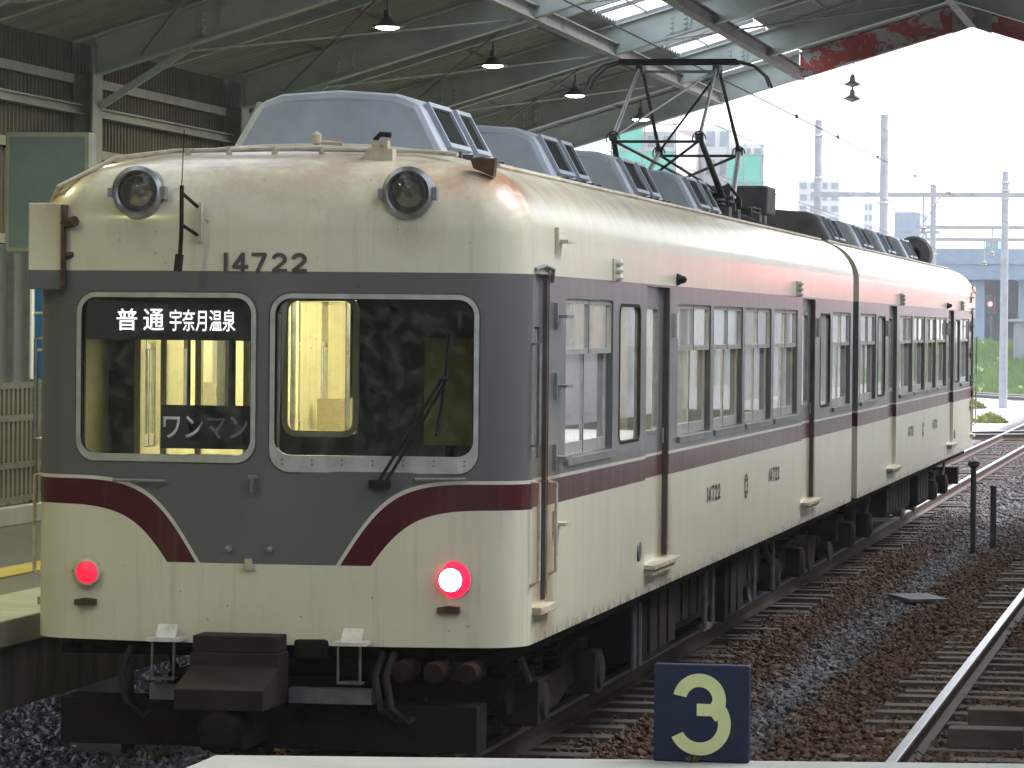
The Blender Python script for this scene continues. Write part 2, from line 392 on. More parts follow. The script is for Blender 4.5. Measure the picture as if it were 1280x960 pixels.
# loose stones as one mesh (uncountable)
def stones(n, xr, yr, name, parent, smin=.022, smax=.048):
    base = np.array([(1,0,0),(-1,0,0),(0,1,0),(0,-1,0),(0,0,1),(0,0,-1)], float)
    fc = np.array([(0,2,4),(2,1,4),(1,3,4),(3,0,4),(2,0,5),(1,2,5),(3,1,5),(0,3,5)])
    x = rng.uniform(*xr, n); u = rng.uniform(0, 1, n); y = yr[0] + (yr[1]-yr[0])*u**1.35
    z = -.185 + .025*np.sin(x*2.1+y*.31)*np.sin(y*.83+1.3*x)
    d = np.abs(x-1.8); z = z - np.where(d < .55, .07*(1-d/.55), 0) + rng.uniform(-.005, .022, n)
    s = rng.uniform(smin, smax, n)[:, None]*rng.uniform(.6, 1.25, (n, 3)); s[:, 2] *= .75
    a = rng.uniform(0, 6.28, n); ca, sa = np.cos(a), np.sin(a)
    V = base[None]*rng.uniform(.7, 1.2, (n, 6, 1)) + rng.uniform(-.25, .25, (n, 6, 3)); V = V*s[:, None, :]
    X = V[..., 0]*ca[:, None]-V[..., 1]*sa[:, None]; Y = V[..., 0]*sa[:, None]+V[..., 1]*ca[:, None]
    P = np.stack([X+x[:, None], Y+y[:, None], V[..., 2]+z[:, None]], -1).reshape(-1, 3)
    F = (fc[None]+6*np.arange(n)[:, None, None]).reshape(-1)
    me = bpy.data.meshes.new(name); me.vertices.add(len(P)); me.vertices.foreach_set('co', P.ravel())
    nf = n*8; me.loops.add(nf*3); me.loops.foreach_set('vertex_index', F)
    me.polygons.add(nf); me.polygons.foreach_set('loop_start', np.arange(nf)*3); me.polygons.foreach_set('loop_total', np.full(nf, 3))
    me.update(calc_edges=True); me.validate(); me.materials.append(M['ballast'])
    return link(name, me, parent, kind='stuff')
stones(46000, (.75, 4.7), (-5.6, 42.), 'loose_stones', bal)
stones(16000, (-5.2, -.6), (-2., 16.), 'loose_stones', bal)
stones(9000, (-1., 5.), (42., 75.), 'loose_stones', bal, .03, .06)

# rails + sleepers
rail_prof = [(-.065,-.153),(.065,-.153),(.065,-.140),(.012,-.118),(.012,-.042),(.034,-.030),(.034,-.004),(.028,0),(-.028,0),(-.034,-.004),(-.034,-.030),(-.012,-.042),(-.012,-.118),(-.065,-.140)]
def rail_path(pts, parent, name='rail'):
    q = MB(); n = len(rail_prof); vs = []; 
    for i, p in enumerate(pts):
        d = Vector(pts[min(i+1, len(pts)-1)])-Vector(pts[max(i-1, 0)]); d.normalize(); sx = Vector((d.y, -d.x, 0))
        for a, b in rail_prof: vs.append(Vector(p)+sx*a+Vector((0, 0, b)))
    fs = []; mi = []
    for i in range(len(pts)-1):
        for k in range(n):
            fs.append((i*n+k, i*n+(k+1) % n, (i+1)*n+(k+1) % n, (i+1)*n+k)); mi.append(1 if k in (5, 6, 7, 8) else 0)
    fs += [tuple(range(n)), tuple(range((len(pts)-1)*n, len(pts)*n))]; mi += [0, 0]
    q.add(vs, fs); q.mi = mi
    return q.build(name, [M['rail'], M['railtop']], parent)
def track(xc, y0, y1, ys1, label, sl_off=0.):
    t = empty('railway_track', (0, 0, 0), kind='structure'); t['label'] = label
    for sx in (-.5335, .5335):
        rail_path([(xc+sx-(.0), y0, 0), (xc+sx, y1, 0)], t)
    variants = []
    for k in range(4):
        q = MB(); w = .105+.006*k; q.box(-1.02+.02*k, 1.0+.015*k, -w, w, -.29, -.150-.003*k); variants.append(q.mesh('sleeper', M['sleeper']))
    y = y0+.3+sl_off; i = 0
    while y < ys1:
        o = link('sleeper', random.choice(variants), t); o.location = (xc+random.uniform(-.05, .05), y, random.uniform(-.012, .012)); o.rotation_euler = (random.uniform(-.01, .01), 0, random.uniform(-.025, .025)); y += .61
    return t
track(0, -13.5, 260, 80, 'narrow gauge track with timber sleepers under the parked train')
track(3.612, -4.7, 140, 66, 'rusty track with a polished rail beside the train', .2)
# turnout and crossing rails in the yard beyond the shed
tt = empty('railway_track', kind='structure'); tt['label'] = 'curving siding crossing the yard behind the train'
def arc(x0, y0, x1, y1, b, n=14):
    return [(x0+(x1-x0)*u+b*u*(1-u), y0+(y1-y0)*u, -.002) for u in [k/n for k in range(n+1)]]
for o in (0, 1.067): rail_path(arc(-9-o, 72, 6-o*.4, 86+o*4, 0), tt)
for o in (0, 1.067): rail_path(arc(-14, 168-o*4, 8, 112-o*4, 2), tt)
for k in range(7):
    q = MB(); q.box(-1.1, 1.1, -.1, .1, -.29, -.155); s = q.build('sleeper', M['sleeper'], tt); s.location = (-.6+.15*k, 55+k*3.1, 0)

# left platform
def platform():
    p = empty('platform', kind='structure')
    q = MB(); q.box(-6.3, -1.66, -30, 60, .78, .95); q.build('paving', M['asphalt'], p)
    q = MB(); q.box(-2.28, -1.63, -30, 60, .80, .956); q.build('edge_coping', M['concrete'], p, bevel=.012)
    q = MB(); q.box(-1.95, -1.72, -30, 60, .42, .779); q.build('edge_beam', M['plat_wall'], p)
    for k in range(28):
        q = MB(); q.box(-2.25, -1.95, -28+k*3.2, -27.7+k*3.2, -.4, .778); q.box(-5.6, -5.3, -28+k*3.2, -27.7+k*3.2, -.4, .778); q.build('pier', M['plat_wall'], p)
    q = MB(); q.box(-3.05, -2.75, -30, 60, .94, .962); q.build('tactile_strip', M['tactile'], p)
    return p
platform()
def concourse():
    p = empty('concourse_platform', kind='structure')
    q = MB(); q.prism([(1.21, -31), (12, -31), (12, -3.9), (1.21, -5.73)], 'z', .80, .95); q.build('ledge', M['ledge'], p, bevel=.012)
    q = MB(); q.prism([(1.26, -31), (12, -31), (12, -3.98), (1.26, -5.81)], 'z', -.4, .799); q.build('retaining_wall', M['plat_wall'], p)
    q = MB(); q.box(-1.62, 1.205, -31, -14.2, -.4, .946); q.build('paving', M['asphalt'], p)
    return p
concourse()
def right_platform():
    p = empty('platform', kind='structure')
    q = MB(); q.box(5.3, 8.6, -5.69, 60, -.4, .94); q.build('paving', M['concrete'], p)
right_platform()

# ================================================================== STATION SHED
M['shed_paint'] = worn('pale_blue_green_steel_paint', (.42, .475, .455), (.33, .375, .35), .6, 2.2, rust=(.15, .10, .07), rust_amt=(.66, .78), bump=.12)
M['shed_grey'] = worn('grey_purlin_paint', (.22, .22, .215), (.15, .145, .14), .65, 3, rust=(.14, .09, .06), rust_amt=(.6, .75))
M['roof_under'] = worn('roof_sheet_underside', (.27, .30, .285), (.20, .225, .21), .75, 1.2, stretch=(.3, 2, 1), bump=.1)
M['wall_sheet'] = worn('brown_corrugated_sheet', (.095, .085, .075), (.06, .055, .048), .7, 2.5, bump=.1)
M['wall_frame'] = worn('pale_wall_frame', (.24, .25, .23), (.18, .19, .17), .6, 4)
M['column'] = worn('column_grey_green', (.26, .28, .25), (.19, .20, .18), .6, 3)
def red_primer():
    t = NT('peeling_paint_over_red_primer')
    n = t.noise(2.6, 9, .68, dist=.6, stretch=(1, 1, 1.3))
    col = t.mix(t.step(n, .455, .475), (.40, .41, .41), (.36, .055, .042))
    col = t.mix(t.step(t.noise(6, 8, .7), .60, .64), col, (.15, .08, .05))
    t.bump(t.step(n, .45, .48), .4, .006); return t.set(col, .7)
M['red'] = red_primer()
def pane_mat(name='milky_skylight_sheet', mixf=.9, tcol=(.9, .92, .93), dcol=(.8, .84, .85)):
    t = NT(name); t.n.remove(t.bsdf)
    tr = t.n.new('ShaderNodeBsdfTranslucent'); tp = t.n.new('ShaderNodeBsdfTransparent'); mx = t.n.new('ShaderNodeMixShader')
    tr.inputs[0].default_value = (*dcol, 1); tp.inputs[0].default_value = (*tcol, 1); mx.inputs[0].default_value = mixf
    t.l.new(tr.outputs[0], mx.inputs[1]); t.l.new(tp.outputs[0], mx.inputs[2]); t.l.new(mx.outputs[0], t.out.inputs[0]); return t.m
M['skylight'] = pane_mat(); M['wallpane'] = pane_mat('light_passing_wall_sheet', .6, (.75, .77, .79), (.6, .62, .64))  # wall sheet passes light, for unseen bays that brighten the train front

XR, ZR, SLP, XW = 1.16, 7.29, .3036, -6.1      # ridge x and z (underside of rafters), slope, wall line
def zb(x): return ZR - SLP*abs(x-XR)
shed = empty('station_shed', (XW, -26, 0), label='old steel station shed roof with riveted rafters above the platforms', cat='train shed')
shed.location = (0, 0, 0)
def ibeam(x0, x1, Y, depth, fw, name, mat, lift=0.):
    q = MB(); a0, a1 = zb(x0)+lift, zb(x1)+lift; tf = .022
    def slab(y0, y1, h0, h1): q.prism([(x0, a0+h0), (x1, a1+h0), (x1, a1+h1), (x0, a0+h1)], 'y', y0, y1)
    slab(Y-fw/2, Y+fw/2, 0, tf); slab(Y-.010, Y+.010, tf, depth-tf); slab(Y-fw/2, Y+fw/2, depth-tf, depth)
    return q.build(name, mat, shed)
def splice(x, Y, sgn):
    q = MB(); y0, y1 = (Y-.028, Y-.0105)
    h = lambda xx, hh: (xx, zb(xx)+hh)
    q.prism([h(x-.16, .05), h(x+.16, .05), h(x+.16, .29), h(x-.16, .29)], 'y', y0, y1)
    for i in range(2):
        for j in range(4):
            xx = x-.09+.18*i; zz = zb(xx)+.08+j*.06; q.lathe([(.0, -.03), (.022, -.024), (.027, 0)], (xx, y0, zz), 'y', 8)
    q.build('splice_plate', M['shed_paint'], shed)
mains = [-24.6+6*k for k in range(11)]             # ... 17.4, 23.4, 29.4, 35.4
XE = 2*XR - XW
for Y in mains:
    ibeam(XW, XR-.012, Y, .39, .2, 'rafter', M['shed_paint']); ibeam(XR+.012, XE, Y, .39, .2, 'rafter', M['shed_paint'])
    if Y > 4:
        for xs in (-4.9, -1.9): splice(xs, Y, 1)
    for xc in (XW, XE):
        s = 1 if xc < 0 else -1; q = MB()
        q.box(xc-.34 if s > 0 else xc, xc if s > 0 else xc+.34, Y-.012, Y+.012, -.3, zb(xc)+.02)
        for e in ((xc-.36, xc-.34), (xc, xc+.02)) if s > 0 else ((xc+.34, xc+.36), (xc-.02, xc)):
            q.box(e[0], e[1], Y-.17, Y+.17, -.3, zb(xc)+.30)
        q.build('column', M['column'], shed)
        q = MB(); q.bar((xc+s*.02, Y+.1, zb(xc)-.30), (xc+s*.95, Y+.1, zb(xc+s*.95)+.0), .05, .07); q.build('knee_brace', M['shed_paint'], shed)
for Y in [m_+2.2 for m_ in mains[:-1]]:
    ibeam(XW+.03, XR-.012, Y, .20, .11, 'rafter', M['shed_paint'], .19); ibeam(XR+.012, XE-.03, Y, .20, .11, 'rafter', M['shed_paint'], .19)
# gable end beams, red primer near the ridge, jagged sheet ends above
ibeam(XW, -1.5, 40.1, .41, .2, 'gable_beam', M['shed_paint']); gb = ibeam(-1.49, XR-.012, 40.1, .41, .2, 'gable_beam', M['red']); gb['label'] = 'gable beam with pale paint peeling off red primer'
gb2 = ibeam(XR+.012, XE, 40.1, .41, .2, 'gable_beam', M['red'])
q = MB(); q.prism([(XR-.3, zb(XR-.3)-.03), (XR, ZR-.02), (XR+.3, zb(XR+.3)-.03), (XR+.3, zb(XR+.3)+.38), (XR, ZR+.38), (XR-.3, zb(XR-.3)+.38)], 'y', 39.97, 39.995)
for i in range(2):
    for j in range(4):
        for sx in (-.2, -.08, .08, .2): q.lathe([(0, -.02), (.02, -.015), (.024, 0)], (XR+sx, 39.97, ZR+.05+j*.085), 'y', 8)
q.build('ridge_gusset', M['shed_grey'], shed)
# longitudinal beams (purlins) on the underside of the rafters
def purlin(x, y0, y1, w, h, dz, mat, name='purlin'):
    q = MB(); z = zb(x)+dz
    q.box(x-w/2, x+w/2, y0, y1, z-h, z-h+.018); q.box(x-.008, x+.008, y0, y1, z-h+.018, z-.018); q.box(x-w/2, x+w/2, y0, y1, z-.018, z)
    return q.build(name, mat, shed)
for x in (-2.72, -1.46, XR): purlin(x, -27, 40.0, .13, .18, .15, M['shed_grey'])
for x in (2*XR+2.72, 2*XR+1.46): purlin(x, -27, 40.0, .14, .2, .17, M['shed_grey'])
purlin(XW-.16, -27, 40, .10, .10, -.24, M['column'], 'eave_beam')
for x in (-5.2, -4.3, -3.4, -.6, .35): purlin(x, -27, 40.0,   .05, .055, .39+.056, M['shed_grey'])
for x in (2*XR+5.2, 2*XR+3.4, 2*XR+.6): purlin(x, -27, 40.0,   .05, .055, .39+.056, M['shed_grey'])
# roof sheets: corrugations run down the slope
def sheet(x0, x1, y0, y1, name='roof_sheet'):
    q = MB(); n = int((y1-y0)/.0625); vs = []
    for k in range(n+1):
        y = y0+(y1-y0)*k/n; h = .435 + (.02 if k % 4 in (0, 1) else -.02)
        vs += [(x0, y, zb(x0)+h), (x1, y, zb(x1)+h)]
    q.add(vs, [(2*k, 2*k+1, 2*k+3, 2*k+2) for k in range(n)]); return q.build(name, M['roof_under'], shed)
ends = [-31.1]+[m_ for m_ in mains]+[40.55]
for a, b in zip(ends[:-1], ends[1:]):
    if b-a < .3: continue
    for s in (1, -1):
        f = (lambda x: x) if s > 0 else (lambda x: 2*XR-x)
        wide = b < 6; xl, xh = ((-2.72, -1.3) if s > 0 else (-4.6, -.3)) if wide else (-2.72, -1.46) if s > 0 else (-4.0, -1.0)  # strips out of view widened to throw more light on the train
        sheet(f(XW-.5), f(xl), a, b-.01); sheet(f(xh), f(XR), a, b-.01)
        # skylight strip; opaque panes behind the viewpoint hold back light
        ys = a
        while ys < b-.2:
            ye = min(ys+1.5, b)
            q = MB(); xa, xb_ = f(xl+.02), f(xh-.02)
            q.add([(xa, ys+.03, zb(xa)+.44), (xb_, ys+.03, zb(xb_)+.44), (xb_, ye-.03, zb(xb_)+.44), (xa, ye-.03, zb(xa)+.44)], [(0, 1, 2, 3)])
            q.build('skylight_pane', M['skylight'] if a > -19 else M['roof_under'], shed)
            q = MB(); q.bar((xa, ys, zb(xa)+.42), (xb_, ys, zb(xb_)+.42), .05, .05)
            for u in (.33, .66): q.bar((xa+(xb_-xa)*u, ys+.03, zb(xa+(xb_-xa)*u)+.425), (xa+(xb_-xa)*u, ye-.03, zb(xa+(xb_-xa)*u)+.425), .02, .02)
            q.build('glazing_bar', M['shed_grey'], shed)
            ys = ye
# bracing rods under the rafters
for k, Y in enumerate(mains[4:-1]):
    for (xa, xb_) in ((-5.6, -3.0), (-3.0, -5.6), (-2.4, .9)):
        q = MB(); q.cyl((xa, Y+.1, zb(xa)+.06), (xb_, Y+5.9, zb(xb_)+.06), .014, n=6); q.build('tie_rod', M['wall_frame'], shed)
# left wall: corrugated sheets between columns, rails and posts, pale lower wall
for Y in mains[:-1]:
    ya, yb = Y-.08, Y+6.08; xw = XW-.28+.004*(int(round((Y+24.6)/6)) % 2)
    q = MB(); n = int((yb-ya)/.03); vs = []
    for k in range(n+1):
        y = ya+(yb-ya)*k/n; d = .055 if k % 4 in (0, 1) else 0
        vs += [(xw+d, y, 3.35), (xw+d, y, zb(XW-.3)+.43)]
    q.add(vs, [(2*k, 2*k+1, 2*k+3, 2*k+2) for k in range(n)]); q.build('wall_sheet', M['wall_sheet'], shed)
    for z in (3.36, 4.28, 5.0):
        q = MB(); q.box(xw+.06, xw+.12, Y+.2, Y+5.8, z, z+.09); q.build('wall_rail', M['wall_frame'], shed)
    for y in (Y+1.45, Y+3.0, Y+4.5):
        q = MB(); q.box(xw+.062, xw+.11, y, y+.07, 3.46, 4.275); q.build('wall_post', M['wall_frame'] if y < Y+2 else M['column'], shed)
    q = MB(); q.box(xw-.05, xw+.02, Y+.001, Y+5.999, .94, 3.34); q.build('wall_panel', M['wall_sheet'], shed)
# unseen right wall, added to hold back daylight; translucent bays light the train front
for Y in mains[:-1]:
    ya, yb = Y+.2, Y+5.8; xw = XE+.30
    q = MB(); n = int((yb-ya)/.1); vs = []
    for k in range(n+1):
        y = ya+(yb-ya)*k/n; d = .028 if k % 4 in (0, 1) else 0
        vs += [(xw-d, y, 3.35), (xw-d, y, zb(XE+.3)+.43)]
    q.add(vs, [(2*k, 2*k+1, 2*k+3, 2*k+2) for k in range(n)]); q.build('wall_sheet', M['wallpane'] if -19 < Y < -1 else M['wall_sheet'], shed)
    q = MB(); q.box(xw, xw+.07, ya-.2, yb+.2, -.3, 3.34); q.build('wall_panel', M['wall_frame'], shed)
# concourse end wall behind the viewpoint
M['tile'] = worn('dark_tile_wall', (.075, .07, .065), (.05, .048, .045), .5, 3)
q = MB(); q.box(-6.4, 8.7, -31.2, -31.0, -.4, 9.0); q.build('end_wall', M['tile'], shed)

# pendant lamps
M['shade'] = worn('dark_green_enamel', (.03, .05, .04), (.02, .03, .025), .4, 10)
M['bulb'] = emis('lit_lamp', (.93, 1., .78), 8)
def pendant(Y, x=-3.6, where='', W=70):
    z = zb(x)+.17
    o = empty('pendant_lamp', (x, Y, z), label='lit green enamel pendant lamp hanging %s' % where, cat='lamp', group='pendant lamps over the platform')
    q = MB(); q.cyl((0, 0, -.0), (0, 0, -.12), .012, n=8); q.lathe([(.0, -.1), (.035, -.105), (.04, -.17), (.03, -.18)], n=14); q.build('stem', M['shade'], o, smooth=True)
    q = MB(); q.lathe([(.03, -.17), (.055, -.2), (.10, -.245), (.165, -.275), (.17, -.29), (.16, -.288), (.09, -.252), (.03, -.21)], n=24); q.build('shade', M['shade'], o, smooth=True)
    q = MB(); q.lathe([(.0, -.315), (.08, -.308), (.125, -.292), (.10, -.265), (.0, -.26)], n=16); q.build('bulb', M['bulb'], o, smooth=True)
    l = bpy.data.lights.new('lamp_light', 'SPOT'); l.energy = W; l.color = (1., .97, .44); l.shadow_soft_size = .09; l.spot_size = R(165); l.spot_blend = .6
    lo = bpy.data.objects.new('lamp_light', l); COL.objects.link(lo); lo.parent = o; lo.location = (0, 0, -.33)
LAMPW = 85
for k, Y in enumerate((-10.4, -4.4, 1.6, 7.6, 13.6, 19.6, 25.6, 31.6, 37.6)):
    ww = {19.6: 'above the first roof ventilator', 25.6: 'above the gap between the first two roof ventilators', 31.6: 'left of the pantograph head', 37.6: 'seen through the pantograph frame'}
    pendant(Y, where=ww.get(Y, 'over the platform before the train front'), W=LAMPW)
# a second row over the other platform (same fittings)

# ================================================================== TRAIN
X, L, RF, RC = 1.37, 18.8, 6.0, .28
PHI = math.asin((X-RC)/(RF-RC)); YC = RF-(RF-RC)*math.cos(PHI)
TF = RF*PHI; TC = TF + RC*(math.pi/2-PHI)          # arc lengths: front half, to end of corner
SH_Z, SH_A, SH_B, TH = 3.12, .45, .40, R(72)
D1, Z1 = SH_A*(1-math.cos(TH)), SH_Z+SH_B*math.sin(TH)
SL1 = SH_B*math.cos(TH)/(SH_A*math.sin(TH))
S_SH = SH_Z + .60; S_TOP = S_SH + (X-D1)
def outline(t):
    a = abs(t); s = 1 if t >= 0 else -1
    if a <= TF: p = a/RF; return s*RF*math.sin(p), RF-RF*math.cos(p), (s*math.sin(p), -math.cos(p))
    if a <= TC:
        p = PHI+(a-TF)/RC; return s*(X-RC+RC*math.sin(p)), YC-RC*math.cos(p), (s*math.sin(p), -math.cos(p))
    return s*X, YC+(a-TC), (s*1., 0.)
def prof(s):
    if s <= SH_Z: return 0., s
    if s <= S_SH:
        th = TH*(s-SH_Z)/(S_SH-SH_Z); return SH_A*(1-math.cos(th)), SH_Z+SH_B*math.sin(th)
    d = s-S_SH; return D1+d, Z1+SL1*d-SL1/(2*(X-D1))*d*d
def surf(t, s, off=0.):
    x, y, n = outline(t); d, z = prof(s); lam = min(1., d/X)
    cy = max(y, 1.4) if y < L-1 else y
    px, py, pz = x*(1-lam), y+(cy-y)*lam, z
    if off:
        if s <= SH_Z: return Vector((px+n[0]*off, py+n[1]*off, pz))
        e = .01; A = surf(t+e, s)-surf(t-e, s); B = surf(t, min(s+e, S_TOP))-surf(t, s-e); N = A.cross(B)
        if N.length < 1e-9: N = Vector((0, 0, 1))
        N.normalize()
        if N.z < 0: N = -N
        return Vector((px, py, pz))+N*off
    return Vector((px, py, pz))
def tx(x): return RF*math.asin(x/RF)
def ty(y): return y-YC+TC
def rrect(t0, t1, s0, s1, r, n=5):
    if r <= 0: return [(t0, s0), (t1, s0), (t1, s1), (t0, s1)]
    out = []
    for cx, cy, a0 in ((t1-r, s0+r, -90), (t1-r, s1-r, 0), (t0+r, s1-r, 90), (t0+r, s0+r, 180)):
        for k in range(n+1):
            a = R(a0+90*k/n); out.append((cx+r*math.cos(a), cy+r*math.sin(a)))
    return out
def inside(p, poly):
    x, y = p; c = False; n = len(poly)
    for i in range(n):
        x1, y1 = poly[i]; x2, y2 = poly[i-1]
        if (y1 > y) != (y2 > y) and x < (x2-x1)*(y-y1)/(y2-y1)+x1: c = not c
    return c

Z0 = .9
WIN_Y = [(1.46, 3.20), (6.08, 7.81), (7.99, 9.72), (9.88, 11.66), (11.84, 13.66), (16.76, 18.55)]
POCKET_Y = [(3.46, 4.33), (15.62, 16.52)]
DOOR_Y = [(4.60, 5.68), (14.06, 15.16)]
CREW = (.42, .90)
WZ0, WZ1 = 1.88, 2.785
FRONT_W = [(-1.085, -.083, 1.885, 2.775, .10), (.020, 1.115, 1.885, 2.775, .10)]
def openings():
    out = []
    for (a, b, c, d, r) in FRONT_W: out.append(('front', rrect(tx(a), tx(b), c, d, r, 6)))
    for s in (1, -1):
        def add(kind, y0, y1, z0, z1, r):
            a, b = sorted((s*ty(y0), s*ty(y1))); out.append((kind, rrect(a, b, z0, z1, r)))
        for a, b in WIN_Y: add('win', a, b, WZ0, WZ1, .02)
        for a, b in POCKET_Y: add('pocket', a, b, WZ0+.02, WZ1-.02, .08)
        for a, b in DOOR_Y: add('door', a, b, 1.09, 2.89, .03)
        add('crew', CREW[0], CREW[1], 1.11, 2.91, .05)
    return out
OPEN = openings()
DEPTH = {'front': .05, 'win': .058, 'pocket': .03, 'door': .06, 'crew': .05}
def shell(inset, s_lo, s_hi, full):
    TM = ty(L)
    pts, edges = [], []
    def P(p): pts.append(p); return len(pts)-1
    ts = list(np.arange(-TC, TC+.001, TC/26)) if True else []
    ts = [k*TF/10 for k in range(-10, 11)] + [s*(TF+(TC-TF)*k/9) for k in range(1, 10) for s in (1, -1)] + [s*(TC+(TM-TC)*k/34) for k in range(1, 35) for s in (1, -1)]
    ts = sorted(ts)
    ss = [s_lo, 1.2, 1.5, 1.8, 2.1, 2.5, 2.85, SH_Z] + [SH_Z+(S_SH-SH_Z)*k/9 for k in range(1, 10)] + [S_SH+(S_TOP-S_SH)*k/6 for k in range(1, 7)]
    ss = sorted(v for v in ss if s_lo <= v <= s_hi)
    if ss[-1] < s_hi-1e-6: ss.append(s_hi)
    boxes = [(min(p[0] for p in q), max(p[0] for p in q), min(p[1] for p in q), max(p[1] for p in q)) for _, q in OPEN]
    gi = {}
    for i, t in enumerate(ts):
        for j, s in enumerate(ss):
            if any(b[0]-.012 < t < b[1]+.012 and b[2]-.012 < s < b[3]+.012 for b in boxes): continue
            gi[i, j] = P((t, s))
    nt, ns = len(ts)-1, len(ss)-1
    for i in range(nt):
        for j in (0, ns): edges.append((gi[i, j], gi[i+1, j]))
    for j in range(ns):
        for i in (0, nt): edges.append((gi[i, j], gi[i, j+1]))
    for _, poly in OPEN:
        ids = [P(p) for p in poly]; edges += [(ids[k], ids[(k+1) % len(ids)]) for k in range(len(ids))]
    vo, eo, fo, ov, oe, of = delaunay_2d_cdt([Vector(p) for p in pts], edges, [], 0, 1e-5)
    faces = []
    for f in fo:
        c = (sum(vo[i].x for i in f)/len(f), sum(vo[i].y for i in f)/len(f))
        hit = False
        for (bx, (_, poly)) in zip(boxes, OPEN):
            if bx[0] < c[0] < bx[1] and bx[2] < c[1] < bx[3] and inside(c, poly): hit = True; break
        if not hit: faces.append(tuple(f))
    V = [surf(v.x, v.y, -inset) for v in vo]
    return [ (v.x, v.y) for v in vo], V, faces
def snormal(t, s):
    if s <= SH_Z: n = outline(t)[2]; return Vector((n[0], n[1], 0))
    e = .004; A = surf(t+e, s)-surf(t-e, s); B = surf(t, min(s+e, S_TOP-.002))-surf(t, s-e)
    N = A.cross(B)
    if N.length < 1e-8: return Vector((0, 0, 1))
    N.normalize()
    return N if N.z > 0 or (N.z > -.2 and N.dot(Vector((*outline(t)[2], 0))) > 0) else -N
_cache = {}
def body_mesh():
    if 'b' in _cache: return _cache['b']
    uv, V, F = shell(0., Z0, S_TOP, True)
    # orient + custom normals
    me = bpy.data.meshes.new('body'); Fo = []
    N = [snormal(*p) for p in uv]
    for f in F:
        a, b, c = (V[i] for i in f[:3]); nn = (b-a).cross(c-a)
        Fo.append(f if nn.dot(N[f[0]]+N[f[1]]+N[f[2]]) >= 0 else f[::-1])
    n0 = len(V); VV = [tuple(v) for v in V]; NN = [tuple(n) for n in N]; nsm = len(Fo)
    for kind, poly in OPEN:       # reveals
        o = len(VV); n = len(poly); dp = DEPTH[kind]
        for p in poly: VV.append(tuple(surf(*p))); NN.append((0, 0, 1))
        for p in poly: VV.append(tuple(surf(*p, -dp))); NN.append((0, 0, 1))
        for k in range(n): Fo.append((o+k, o+(k+1) % n, o+n+(k+1) % n, o+n+k))
    # skirt return (bottom lip) and rear wall
    tl = sorted(p[0] for p in uv if abs(p[1]-Z0) < 1e-6); o = len(VV)
    for t in tl:
        VV.append(tuple(surf(t, Z0))); VV.append(tuple(surf(t, Z0, -.06))); NN += [(0, 0, -1)]*2
    for k in range(len(tl)-1): Fo.append((o+2*k, o+2*k+1, o+2*k+3, o+2*k+2))
    sl_ = [Z0, 2.0, SH_Z]+[SH_Z+(S_SH-SH_Z)*k/6 for k in range(1, 7)]+[S_SH+(S_TOP-S_SH)*k/4 for k in range(1, 5)]
    o = len(VV); TM = ty(L)
    for s in sl_:
        p = surf(TM, s); VV.append(tuple(p)); VV.append((-p.x, p.y, p.z)); NN += [(0, 1, 0)]*2
    for k in range(len(sl_)-1): Fo.append((o+2*k, o+2*k+1, o+2*k+3, o+2*k+2))
    me.from_pydata(VV, [], Fo); me.materials.append(M['livery'])
    sm = np.zeros(len(Fo), bool); sm[:nsm] = True; me.polygons.foreach_set('use_smooth', sm)
    me.update()
    ln = []
    for p in me.polygons:
        for vi in p.vertices: ln.append(NN[vi] if p.use_smooth else tuple(p.normal))
    me.normals_split_custom_set(ln)
    _cache['b'] = me; return me
def lining_mesh():
    if 'l' in _cache: return _cache['l']
    uv, V, F = shell(.08, 1.0, SH_Z+.1, False)
    me = bpy.data.meshes.new('interior_lining'); me.from_pydata([tuple(v) for v in V], [], F); me.materials.append(M['lining']); me.update()
    _cache['l'] = me; return me

def strip_ring(poly_fn, t0, t1, s0, s1, r, wd, off_in, off_out, side_map, n=6, wb=None):
    """raised frame ring around an opening (t,s space), wd wide"""
    q = MB(); wb = wb or wd
    a = rrect(t0, t1, s0, s1, r, n); b = rrect(t0+wd, t1-wd, s0+wb, s1-wd, max(r-wd, .02), n); k_ = len(a)
    vs = [side_map(p[0], p[1], off_out) for p in a]+[side_map(p[0], p[1], off_out) for p in b]+[side_map(p[0], p[1], off_in) for p in a]+[side_map(p[0], p[1], off_in) for p in b]
    fs = []
    for k in range(k_):
        j = (k+1) % k_
        fs += [(k, j, k_+j, k_+k), (2*k_+k, 2*k_+j, j, k), (k_+k, k_+j, 3*k_+j, 3*k_+k)]
    q.add(vs, fs); return q
def patch(t0, t1, s0, s1, off, nt=8, r=0.):
    q = MB()
    if r:
        poly = rrect(t0, t1, s0, s1, r, 6); q.add([surf(*p, off) for p in poly], [tuple(range(len(poly)))])
    else:
        vs = [surf(t0+(t1-t0)*k/nt, s, off) for k in range(nt+1) for s in (s0, s1)]
        q.add(vs, [(2*k, 2*k+2, 2*k+3, 2*k+1) for k in range(nt)])
    return q

